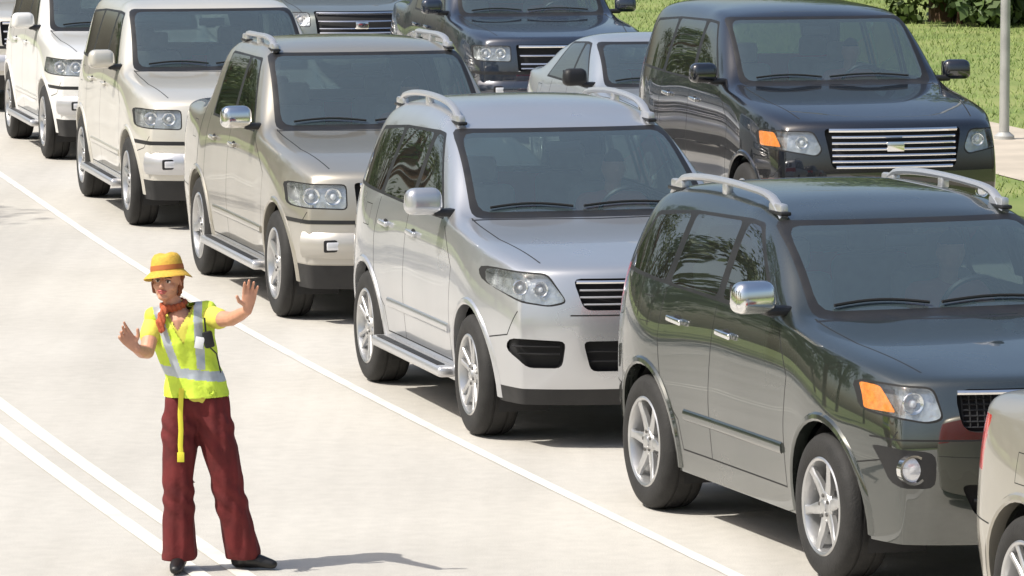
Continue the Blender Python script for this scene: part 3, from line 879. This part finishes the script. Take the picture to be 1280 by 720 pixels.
def put(name,me,x,y,s=1,z=.1):
    o=new_obj(name,me); o.location=(x,y,z); o.rotation_euler=(0,0,random.uniform(0,6.28)); o.scale=(s,s,s); return o
for i,Y in enumerate(range(12,150,9)):
    x,y=off(Y,-17.5-random.uniform(0,4)); put('tree',TM[i%3],x,y,random.uniform(.85,1.15))
put('tree',TM[1],-15.6,41.0,1.0)
for i in range(7):
    put('tree',TM[i%3],7.0+i*1.6+random.uniform(-.4,.4),75.5+random.uniform(-.5,3),random.uniform(.8,1.1))
for i in range(12):
    put('shrub',BM_[i%2],6.9+i*.75+random.uniform(-.3,.3),78.5+random.uniform(-1.0,3),random.uniform(.6,1.0))
for i in range(10):
    put('shrub',BM_[i%2],-4+i*1.2+random.uniform(-.4,.4),92+random.uniform(-1.5,3),random.uniform(.8,1.3))
for i,Y in enumerate(range(30,200,13)):
    x,y=off(Y,24+random.uniform(0,7)); put('tree',TM[(i+1)%3],x,y,random.uniform(.9,1.2))
# ---------------------------------------------------------------- vehicles
pSil=paint('paint_silver',(.58,.59,.61),.72,.27)
pDrk=paint('paint_dark_green_grey',(.026,.034,.028),.5,.26,1,2.1)
pGld=paint('paint_pewter',(.40,.375,.32),.62,.33)
pTan=paint('paint_sand',(.64,.61,.54),.3,.35)
pWht=paint('paint_white',(.76,.75,.72),.05,.35)
pBlk=paint('paint_black',(.006,.007,.011),.2,.20,1,1.8)
pNav=paint('paint_navy',(.016,.024,.042),.4,.25,1,1.9)
pSed=paint('paint_silver_blue',(.48,.51,.54),.6,.3)
pBei=paint('paint_grey_beige',(.40,.375,.32),.55,.35)
pMar=paint('paint_grey_green',(.16,.18,.165),.4,.3)
# silver SUV
P=params('suv',2.0,1.865,2.80,.93,1.02,1.09,1.275,1.24,.74,-.10,.375,tumble=.34,arch=.085,square=.35)
hw=1.0
cfg=dict(rim='five2',rails=True,board='rail',xB=-.33,xC=-1.12,tail=(1.04,1.32),
 front=[('lamp',U(hw,[(.955,.97),(.94,1.07),(.70,1.06),(.595,.905),(.70,.88),(.85,.905)]),.03),
  ('hole',U(hw,[(-.55,1.04),(.55,1.04),(.49,.85),(-.49,.85)]),.05,False),
  ('hole',U(hw,[(.91,.60),(.90,.68),(.60,.665),(.62,.50),(.82,.50)]),.04),
  ('hole',U(hw,[(-.50,.665),(.50,.665),(.45,.48),(-.45,.48)]),.04,False),
  ('black',U(hw,[(-1.0,.37),(1.0,.37),(1.0,.2),(-1.0,.2)]),.01,False),
  ('line',U(hw,[(-.57,.82),(.57,.82)]),0,False)],
 bulbs=[(.84,.98,.045),(.73,.97,.045)],
 bars=[(-.53,.53,1.02,1.02,.022,.006,'chrome'),(-.51,.51,.97,.97,.014,-.008,'rail'),(-.51,.51,.928,.928,.014,-.008,'rail'),(-.49,.49,.885,.885,.014,-.008,'rail'),(.63,.88,.63,.63,.012,-.02,'black'),(.63,.86,.585,.585,.012,-.02,'black'),(.64,.84,.54,.54,.012,-.02,'black'),(-.63,-.88,.63,.63,.012,-.02,'black'),(-.63,-.86,.585,.585,.012,-.02,'black'),(-.47,.47,.6,.6,.012,-.02,'black'),(-.47,.47,.54,.54,.012,-.02,'black')],
 badge=(0,.945,.06))
make_car('silver_sport_utility_vehicle',(-.60,31.75),14.8,P,pSil,cfg)
# dark SUV
P=params('suv',1.98,1.79,2.58,.90,.98,1.09,1.26,1.23,.73,-.02,.375,tumble=.34,arch=.045,square=.35)
hw=.99
cfg=dict(rim='six',rails=True,xB=-.28,xC=-1.04,mirror='chrome',handle='chrome',tail=(1.03,1.32),
 front=[('lamp',U(hw,[(.935,.925),(.925,1.06),(.70,1.05),(.665,.91),(.74,.89)]),.03),
  ('amber',U(hw,[(.935,.93),(.925,1.055),(.885,1.05),(.865,.93)]),.012),
  ('hole',U(hw,[(-.60,1.05),(.60,1.05),(.57,.84),(-.57,.84)]),.07,False),
  ('black',U(hw,[(.93,.76),(.90,.76),(.70,.74),(.70,.56),(.88,.56)]),.05),
  ('hole',U(hw,[(-.58,.58),(.58,.58),(.50,.42),(-.50,.42)]),.04,False),
  ('line',U(hw,[(-.93,.80),(.93,.80)]),0,False)],
 bulbs=[(.775,.975,.055)],fogs=[(.80,.655,.060)],
 bars=[(-.58,.58,1.035,1.035,.025,.006,'chrome'),(-.5,.5,.5,.5,.02,-.02,'black')],mesh=[(-.55,.55,.86,1.02,.028)],badge=(0,.94,.06))
make_car('dark_sport_utility_vehicle',(1.175,26.12),18.8,P,pDrk,cfg)
# pewter pickup
P=params('pickup',2.08,1.97,3.2,.90,1.32,1.11,1.33,1.29,.72,.04,.40,tumble=.27,zdeck=1.37,xcr=-1.5,rise=.03,square=1)
hw=1.04
lowc=pm('bumper_pewter',(.46,.44,.40),.35,.5,coat=.5)
truck=dict(rim='five',rails=True,xB=-.38,xC=-1.22,mirror='chrome',board='rail',tail=(.98,1.30),
 front=[('lamp',U(hw,[(.955,.88),(.95,1.04),(.62,1.04),(.62,.87)]),.03),
  ('hole',U(hw,[(-.56,1.06),(.56,1.06),(.54,.79),(-.54,.79)]),.03,False),
  ('black',U(hw,[(-.97,.785),(.97,.785),(.97,.755),(-.97,.755)]),.01,False),
  ('lower',U(hw,[(-1.0,.75),(1.0,.75),(1.0,.46),(-1.0,.46)]),.03,False),
  ('black',U(hw,[(-1.0,.45),(1.0,.45),(1.0,.2),(-1.0,.2)]),.01,False)],
 bulbs=[(.88,.955,.062),(.73,.955,.062)],
 bars=[(-.54,.54,1.045,1.045,.03,.006,'chrome'),(-.53,.53,.92,.92,.05,.004,'chrome'),(-.52,.52,.98,.98,.012,-.02,'black'),(-.52,.52,.86,.86,.012,-.02,'black'),(-.52,.52,.81,.81,.02,.004,'chrome')],lower=lowc,bumperbar=(.60,.20),bumpmat=lowc,badge=(0,.92,.08))
make_car('pickup_truck',(-2.14,38.63),13.8,P,pGld,truck,2)
# sand SUV
P=params('suv',2.04,1.95,3.05,.88,1.05,1.14,1.33,1.30,.72,.04,.40,tumble=.25,square=1)
hw=1.02
suv2=dict(truck); suv2.update(xB=-.28,xC=-1.15,mirror=None,rails=False,lower=pm('bumper_sand',(.54,.52,.47),.35,.4,coat=.5),bumpmat=M['rail'],
 front=[('lamp',U(hw,[(.955,.92),(.95,1.07),(.62,1.07),(.62,.91)]),.03),
  ('hole',U(hw,[(-.56,1.09),(.56,1.09),(.54,.80),(-.54,.80)]),.03,False),
  ('black',U(hw,[(-.97,.80),(.97,.80),(.97,.765),(-.97,.765)]),.01,False),
  ('black',U(hw,[(-1.0,.45),(1.0,.45),(1.0,.2),(-1.0,.2)]),.01,False)],
 bulbs=[(.88,.995,.058),(.73,.995,.058)],
 bars=[(-.54,.54,1.07,1.07,.03,.006,'chrome'),(-.53,.53,.97,.97,.02,-.01,'chrome'),(-.52,.52,.88,.88,.02,-.01,'chrome'),(-.52,.52,.83,.83,.02,.004,'chrome')])
make_car('sand_sport_utility_vehicle',(-3.78,46.1),12.6,P,pTan,suv2,2)
P=params('suv',2.0,1.92,2.95,.88,1.02,1.12,1.30,1.27,.74,.06,.39,tumble=.26,square=1)
wc=dict(suv2); wc.update(rails=True,rim='six',lower=pWht)
make_car('white_sport_utility_vehicle',(-5.25,53.7),12.8,P,pWht,wc,2)
wc=dict(wc); wc.update(lower=pTan)
make_car('white_sport_utility_vehicle',(-6.98,61.3),12.6,P,pTan,wc,2)
# black SUV
P=params('suv',2.12,2.04,3.0,.92,1.08,1.18,1.41,1.375,.76,.06,.41,tumble=.26,square=.5)
hw=1.06
cfg=dict(rim='six',rails=False,xB=-.28,xC=-1.18,handle='chrome',
 front=[('lamp',U(hw,[(.95,.99),(.945,1.12),(.64,1.12),(.58,.98),(.62,.93)]),.04),
  ('amber',U(hw,[(.95,.995),(.945,1.11),(.89,1.11),(.87,.995)]),.012),
  ('hole',U(hw,[(-.56,1.15),(.56,1.15),(.50,.82),(-.50,.82)]),.05,False),
  ('hole',U(hw,[(-.45,.62),(.45,.62),(.40,.46),(-.40,.46)]),.04,False)],
 bulbs=[(.76,1.035,.052)],fogs=[(.78,.62,.05)],
 bars=[(-.55,.55,1.135,1.135,.034,.006,'chrome')]+[(-.53,.53,z,z,.022,.002,'chrome') for z in (1.08,1.03,.98,.93,.88)]+[(-.50,.50,.835,.835,.026,.006,'chrome')],badge=(0,1.0,.075))
yaw=13.5
def from_front(fx,fy,yaw,P):
    a=math.radians(yaw); h=Vector((math.sin(a),-math.cos(a))); l=Vector((math.cos(a),math.sin(a)))
    c=Vector((fx,fy))-h*P['xf']; return tuple(c-l*(P['W']/2-.04))
make_car('black_sport_utility_vehicle',from_front(3.16,40.7,yaw,P),yaw,P,pBlk,cfg,2)
# silver-blue sedan
P=params('sedan',1.86,1.48,2.75,.92,1.05,.80,.99,.95,.72,-.05,.33,tumble=.42,zdeck=1.06,xcr=-.95,rise=.05)
hw=.93
sed=dict(rim='five2',xB=-.28,tail=(.75,.98),mirror='black',
 front=[('lamp',U(hw,[(.95,.63),(.95,.77),(.66,.75),(.60,.63)]),.03),('hole',U(hw,[(-.4,.74),(.4,.74),(.36,.6),(-.36,.6)]),.03,False),('hole',U(hw,[(-.6,.45),(.6,.45),(.5,.3),(-.5,.3)]),.03,False)],
 bulbs=[(.78,.70,.045)],bars=[(-.39,.39,.72,.72,.02,.005,'chrome'),(-.37,.37,.66,.66,.015,0,'chrome')])
make_car('sedan',from_front(1.98,47.0,13.0,P),13.0,P,pSed,sed,2)
# navy pickup
P=params('pickup',2.1,2.0,3.3,.95,1.1,1.15,1.32,1.29,.85,.15,.40,tumble=.27,zdeck=1.36,xcr=-1.25,square=1)
nv=dict(truck); nv.update(lower=pNav,bumpmat=None,rails=False,mirror=None,xB=-.30,xC=-.97,front=suv2['front'],bulbs=suv2['bulbs'],bars=suv2['bars'])
make_car('navy_pickup_truck',from_front(.62,54.2,12.8,P),12.8,P,pNav,nv,2)
P=params('suv',2.0,1.85,2.9,.9,1.0,1.06,1.25,1.22,.82,.1,.38)
gv=dict(suv2); gv.update(lower=pMar,rails=True)
make_car('grey_sport_utility_vehicle',from_front(-1.85,61.5,12.6,P),12.6,P,pMar,gv,2)
# grey-beige car ahead (rear corner in frame)
P=params('sedan',1.86,1.52,2.75,.92,.92,.86,1.06,1.02,.75,.0,.35,tumble=.42,zdeck=1.22,xcr=-.85,rise=.12)
be=dict(sed); be.update(tail=(.84,1.10),xB=-.25,mirror=None)
a=math.radians(19); h=Vector((math.sin(a),-math.cos(a)))
rc=Vector((2.06,23.30)); m=rc-h*P['xr']
make_car('beige_car',tuple(m),19,P,pBei,be,3)
# ---------------------------------------------------------------- person
def person():
    root=empty('woman_directing_traffic',(-1.555,25.2,.002))
    hair=pm('hair_auburn',(.28,.085,.03),.6,var=.5,vscale=60,bump=.6,bscale=150)
    skin=pm('skin_person',(.62,.31,.20),.5,var=.15,vscale=30)
    lime=pm('vest_lime',(.66,.84,.07),.75,var=.14,vscale=14,bump=.35,bscale=40)
    shirt=pm('shirt_yellow',(.72,.66,.10),.8,var=.15,vscale=16,bump=.3,bscale=40)
    silver=pm('reflective_tape',(.50,.54,.58),.45,.3,var=.12,vscale=30)
    maroon=pm('trousers_maroon',(.150,.014,.014),.85,var=.4,vscale=9,bump=.7,bscale=16)
    shoe=pm('shoe_black',(.012,.011,.011),.45,var=.3)
    straw=pm('hat_straw',(.74,.45,.06),.8,var=.25,vscale=60,bump=.5,bscale=180)
    band=pm('hat_band',(.42,.13,.03),.7)
    scarfm=pm('scarf_orange',(.50,.11,.04),.8,var=.4,vscale=40,bump=.5,bscale=60)
    Z=Vector((0,0,1))
    # trousers
    bm=bmesh.new()
    limb(bm,[(-.06,0,.86),(-.06,0,.94),(-.068,0,.985)],[.135,.142,.125],[.105,.105,.092],24,up=Vector((0,1,0)))
    limb(bm,[(.005,0,.88),(.035,-.01,.74),(.085,-.025,.50),(.13,.01,.28),(.168,.045,.085)],[.100,.098,.082,.084,.092],[.105,.10,.082,.085,.095],20)
    limb(bm,[(-.13,0,.88),(-.145,-.01,.74),(-.152,-.03,.49),(-.152,-.01,.28),(-.155,0,.075)],[.095,.095,.080,.082,.090],[.105,.10,.082,.085,.095],20)
    me=remeshed(bm,'trousers',.009,4,[maroon])
    for v in me.vertices:   # folds
        c=v.co; f=.0045*math.sin(c.z*42+c.x*60+2*math.sin(c.z*17))+.003*math.sin(c.x*90+c.y*70)
        v.co=c+v.normal*f
        if v.co.z<.055: v.co.z=.055
    new_obj('trousers',me,root)
    # shirt with sleeves
    def torso(bm,g,top=True):
        pts=[(-.06,0,.90),(-.065,0,.96),(-.078,0,1.03),(-.10,0,1.11),(-.122,-.005,1.19),(-.138,0,1.26),(-.148,.005,1.315),(-.155,.01,1.35)]
        rx=[.148,.142,.130,.137,.150,.155,.120,.06]; ry=[.108,.102,.094,.100,.115,.108,.078,.05]
        limb(bm,pts,[a+g for a in rx],[a+g for a in ry],28,up=Vector((0,1,0)))
    bm=bmesh.new(); torso(bm,0)
    limb(bm,[(-.05,0,1.325),(.0,0,1.315),(.045,-.055,1.308),(.062,-.078,1.306)],[.05,.060,.055,.055],seg=16,up=Z)
    limb(bm,[(-.23,0,1.30),(-.275,0,1.275),(-.285,-.05,1.24),(-.290,-.075,1.22)],[.05,.058,.055,.055],seg=16,up=Vector((1,0,0)))
    me=remeshed(bm,'shirt',.007,3,[shirt])
    b=bmesh.new(); b.from_mesh(me)
    dl=[f for f in b.faces if f.calc_center_median().y<-.01 and (lambda c: c.z>1.245 and abs(c.x+.148+.0)<(c.z-1.245)*.62)(f.calc_center_median())]
    bmesh.ops.delete(b,geom=dl,context='FACES'); b.to_mesh(me); b.free()
    new_obj('shirt',me,root)
    # vest
    bm=bmesh.new(); torso(bm,.014)
    limb(bm,[(-.10,0,1.335),(-.01,0,1.33)],[.05,.062],seg=16,up=Z); limb(bm,[(-.19,0,1.325),(-.27,0,1.30)],[.05,.060],seg=16,up=Z)
    me=remeshed(bm,'vest',.006,3,[lime,silver])
    for v in me.vertices:
        c=v.co; v.co=c+v.normal*(.003*math.sin(c.z*55+c.x*30)+.002*math.sin(c.x*80))
        if v.co.z<1.0: v.co+=Vector((v.normal.x,v.normal.y,0))*.10*(1.0-v.co.z)
    b=bmesh.new(); b.from_mesh(me); dl=[]
    for f in b.faces:
        c=f.calc_center_median()
        ax=lerp(-.06,-.15,(c.z-.9)/.45)
        u=c.x-ax
        if c.z<.905 or (c.y<0 and c.z>1.18 and abs(u)<(c.z-1.18)*.46) or (c.z>1.355 and abs(u)<.05): dl.append(f); continue
        zz=c.z+u*.12
        if abs(zz-1.025)<.026: f.material_index=1
        elif c.z>1.05:
            k=(.082 if u>0 else -.085)
            if abs(u-k-(.02 if u>0 else -.02)*(c.z-1.2)/.15)<.022: f.material_index=1
    bmesh.ops.delete(b,geom=dl,context='FACES'); b.to_mesh(me); b.free()
    new_obj('safety_vest',me,root)
    # skin: chest, neck, head, arms, hands
    bm=bmesh.new()
    limb(bm,[(-.145,.0,1.22),(-.150,.0,1.30),(-.155,.0,1.345)],[.09,.10,.05],[.098,.085,.05],20)
    limb(bm,[(-.158,.01,1.33),(-.178,.0,1.38),(-.195,-.005,1.43)],[.052,.047,.046],seg=16)
    hc=Vector((-.203,-.02,1.497)); 
    def H(x,y,z): return hc+Matrix.Rotation(math.radians(-14),3,'Z')@(Matrix.Rotation(math.radians(4),3,'Y')@Vector((x,y,z)))
    rot=Euler((0,math.radians(4),math.radians(-14)))
    blob(bm,H(0,.012,.025),(.072,.088,.082),rot,24)
    blob(bm,H(0,-.012,-.025),(.060,.074,.078),rot,24)
    blob(bm,H(0,-.052,-.078),(.030,.028,.022),rot)          # chin
    for s in (-1,1):
        blob(bm,H(.034*s,-.052,-.025),(.024,.022,.022),rot)   # cheeks
        blob(bm,H(.073*s,.008,-.008),(.011,.018,.030),rot)    # ears
        blob(bm,H(.026*s,-.072,.020),(.022,.012,.007),rot)    # brows
    limb(bm,[H(0,-.080,.008),H(0,-.098,-.022)],[.008,.011],seg=8); blob(bm,H(0,-.094,-.025),(.015,.012,.009),rot)
    blob(bm,H(0,-.080,-.050),(.022,.012,.010),rot)
    # arms
    limb(bm,[(.0,0,1.315),(.060,-.075,1.305),(.135,-.185,1.318),(.182,-.28,1.350),(.222,-.375,1.380)],[.046,.044,.036,.033,.024],seg=14,up=Z)
    limb(bm,[(-.275,0,1.275),(-.288,-.07,1.225),(-.300,-.165,1.145),(-.318,-.26,1.16),(-.338,-.355,1.185)],[.046,.044,.037,.034,.025],seg=14,up=Vector((1,0,0)))
    def hand(w,d,nrm,thumbside,curl,spread=1.0):
        d=Vector(d).normalized(); n=Vector(nrm); n=(n-d*n.dot(d)).normalized(); sd=d.cross(n).normalized()*thumbside
        w=Vector(w)
        limb(bm,[w-d*.01,w+d*.03,w+d*.065,w+d*.085],[.022,.032,.038,.036],[.016,.015,.014,.012],14,up=n)
        for i,(o,L) in enumerate(((.029,.070),(.010,.078),(-.010,.072),(-.029,.057))):
            base=w+d*.080+sd*o; a=o*3.2*spread; dd=(d+sd*a).normalized(); c=curl[i]
            p=[base]; ang=0
            for k,f in enumerate((.45,.32,.25)):
                ang+=c*(.5,1,.8)[k]; q=(dd*math.cos(ang)+n*math.sin(ang)); p.append(p[-1]+q*L*f)
            limb(bm,[base-dd*.02]+p,[.0095,.0092,.0085,.0078,.0068],seg=8,up=n)
        b0=w+d*.025+sd*.024; t1=b0+(sd*.75+d*.55+n*.25).normalized()*.036; t2=t1+(sd*.45+d*.85+n*.2).normalized()*.030
        limb(bm,[b0-sd*.01,t1,t2],[.0125,.0105,.0085],seg=8,up=n)
        return w+d*.062+n*.022, d, n, sd
    hand((.225,-.382,1.384),(.12,-.12,1.0),(.25,-1,-.1),-1,(.25,.15,.2,.35))
    hand((-.340,-.362,1.187),(-.62,-.25,.80),(.35,-.9,.1),1,(.2,.45,.6,.7))
    me=remeshed(bm,'body_skin',.0038,2,[skin])
    new_obj('body_skin',me,root)
    # facial features
    bm=bmesh.new()
    for s in (-1,1): blob(bm,H(.027*s,-.072,.003),(.013,.008,.008),rot,12)
    new_obj('eyes',bm_to_mesh(bm,'eyes',[pm('eye_white',(.75,.72,.68),.2)],60),root)
    bm=bmesh.new()
    for s in (-1,1):
        blob(bm,H(.027*s,-.078,.003),(.0065,.004,.0065),rot,10)
        limb(bm,[H(.013*s,-.083,.022),H(.028*s,-.082,.027),H(.042*s,-.073,.022)],.003,seg=6)
        limb(bm,[H(.015*s,-.080,.010),H(.027*s,-.081,.0125),H(.040*s,-.073,.009)],.0018,seg=6)
    new_obj('irises_and_brows',bm_to_mesh(bm,'iris',[pm('iris',(.05,.03,.02),.3)],60),root)
    bm=bmesh.new()
    limb(bm,[H(-.024,-.083,-.047),H(-.010,-.091,-.046),H(.010,-.091,-.046),H(.024,-.083,-.047)],[.003,.005,.005,.003],seg=8)
    limb(bm,[H(-.018,-.084,-.055),H(0,-.091,-.057),H(.018,-.084,-.055)],[.003,.006,.003],seg=8)
    new_obj('lips',bm_to_mesh(bm,'lips',[pm('lip',(.45,.10,.09),.4)],60),root)
    # hair
    bm=bmesh.new()
    blob(bm,H(0,.035,.02),(.076,.080,.080),rot,20)
    for s in (-1,1):
        limb(bm,[H(.068*s,.006,.03),H(.073*s,.006,-.02),H(.066*s,.005,-.065)],[.014,.015,.011],seg=10)
    blob(bm,H(0,.055,-.05),(.058,.042,.055),rot,16)
    me=remeshed(bm,'hair',.005,2,[hair])
    for v in me.vertices: v.co+=v.normal*.002*math.sin(v.co.x*500+v.co.z*90)
    new_obj('hair',me,root)
    # neck scarf with a hanging end
    bm=bmesh.new()
    pts=[]
    for k in range(14):
        a=2*math.pi*k/13; pts.append((-.176+.060*math.cos(a),-.002+.056*math.sin(a),1.370+.012*math.sin(a)+.01*math.cos(a)))
    limb(bm,pts,[.015]*14,[.019]*14,seg=10,up=Z)
    limb(bm,[(-.205,-.060,1.365),(-.225,-.095,1.335),(-.234,-.122,1.290),(-.228,-.132,1.245)],[.016,.022,.026,.018],[.012,.011,.009,.006],seg=12,up=Vector((0,1,0)))
    me=remeshed(bm,'scarf',.005,2,[scarfm])
    for v in me.vertices: v.co+=v.normal*.0025*math.sin(v.co.x*260+v.co.z*120)
    new_obj('neck_scarf',me,root)
    # hat
    bm=bmesh.new(); n=40
    prof=[(.001,.150),(.035,.148),(.062,.138),(.078,.118),(.086,.09),(.090,.055),(.092,.045),(.108,.036),(.124,.026),(.132,.020),(.133,.016),(.124,.021),(.105,.030),(.088,.038)]
    lathe(bm,prof,n,axis='z')
    for v in bm.verts:
        r=math.hypot(v.co.x,v.co.y); a=math.atan2(v.co.y,v.co.x)
        if r>.1: v.co.z-=.016*abs(math.cos(a))*((r-.09)/.04)+.006*math.sin(3*a)*((r-.09)/.04)
        v.co.y*=1.08
        if v.co.z>.12: v.co.z-=.012*math.exp(-(v.co.x/.03)**2)
    bmesh.ops.recalc_face_normals(bm,faces=bm.faces)
    o=new_obj('straw_hat',bm_to_mesh(bm,'hat',[straw],60),root); o.location=H(0,.008,.008); o.rotation_euler=(math.radians(-5),math.radians(-7),math.radians(-14))
    o.scale=(.93,.93,.93)
    bm=bmesh.new(); lathe(bm,[(.0925,.048),(.0915,.06),(.089,.076),(.087,.076)],n,axis='z')
    for v in bm.verts: v.co.y*=1.08
    o2=new_obj('hat_band',bm_to_mesh(bm,'band',[band],60),root); o2.location=o.location; o2.rotation_euler=o.rotation_euler; o2.scale=(.935,.935,.93)
    # shoes
    bm=bmesh.new()
    limb(bm,[(-.155,.035,.040),(-.155,-.03,.048),(-.158,-.11,.038),(-.162,-.175,.028)],[.034,.037,.040,.030],[.038,.045,.034,.024],16,up=Z)
    limb(bm,[(.140,.06,.042),(.195,.045,.048),(.265,.02,.040),(.325,.005,.028)],[.034,.037,.040,.030],[.040,.046,.034,.024],16,up=Z)
    limb(bm,[(-.155,.01,.05),(-.155,.0,.13)],.042,seg=12); limb(bm,[(.165,.045,.05),(.165,.045,.13)],.042,seg=12)
    me=remeshed(bm,'shoes',.006,2,[shoe])
    for v in me.vertices: v.co.z=max(v.co.z,.0)
    new_obj('shoes',me,root)
    # strap, radio, badge
    bm=bmesh.new()
    pts=[(-.128,-.118,.955),(-.132,-.124,.90),(-.136,-.122,.82),(-.133,-.119,.74),(-.137,-.117,.66),(-.134,-.116,.615)]
    tube(bm,pts,.013,.0025,8,up=Vector((0,1,0)))
    rbox(bm,(-.135,-.118,.60),(.036,.006,.05),.002)
    new_obj('hanging_strap',bm_to_mesh(bm,'strap',[pm('strap_yellow',(.78,.70,.05),.7,var=.1)],40),root)
    bm=bmesh.new()
    rbox(bm,(.010,-.118,1.205),(.05,.03,.085),.008,Euler((0,math.radians(-12),math.radians(20)))); tube(bm,[(-.004,-.11,1.245),(-.01,-.112,1.315)],.005,seg=6)
    limb(bm,[(.012,-.12,1.17),(.05,-.10,1.13),(.068,-.06,1.03)],.004,seg=6)
    new_obj('radio',bm_to_mesh(bm,'radio',[M['black']],40),root)
    bm=bmesh.new(); rbox(bm,(-.035,-.134,1.19),(.045,.004,.06),.001,Euler((0,math.radians(10),0))); 
    new_obj('badge',bm_to_mesh(bm,'badge',[pm('badge_white',(.75,.76,.78),.3)],40),root)
person()
# ---------------------------------------------------------------- light & camera
to_sun=Vector((-.92,-.40,0)).normalized(); el=math.radians(53)
d=Vector((to_sun.x*math.cos(el),to_sun.y*math.cos(el),math.sin(el)))
ld=bpy.data.lights.new('sun','SUN'); ld.energy=5.0; ld.angle=math.radians(.53); ld.color=(1,.96,.885)
lo=bpy.data.objects.new('sun',ld); COL.objects.link(lo); lo.rotation_euler=d.to_track_quat('Z','Y').to_euler(); lo.location=(-20,-10,30)
w=bpy.data.worlds.new('World'); S.world=w; w.use_nodes=True; nt=w.node_tree
bg=nt.nodes['Background']; sk=nt.nodes.new('ShaderNodeTexSky'); sk.sky_type='NISHITA'; sk.sun_disc=False; sk.sun_elevation=el
sk.sun_rotation=math.atan2(to_sun.x,to_sun.y)%(2*math.pi); sk.dust_density=4.0; sk.ozone_density=1.0; sk.air_density=1.2
nt.links.new(sk.outputs[0],bg.inputs['Color']); bg.inputs['Strength'].default_value=.15
cd=bpy.data.cameras.new('camera'); co=bpy.data.objects.new('camera',cd); COL.objects.link(co)
cd.sensor_width=36; cd.lens=174.4; cd.clip_end=4000; cd.clip_start=.5
co.location=(0,0,4.1); co.rotation_euler=(math.radians(90-5.985),0,0)
S.camera=co
S.view_settings.view_transform='Standard'; S.view_settings.look='None'; S.view_settings.exposure=0
print('total',round(time.time()-T0,1))
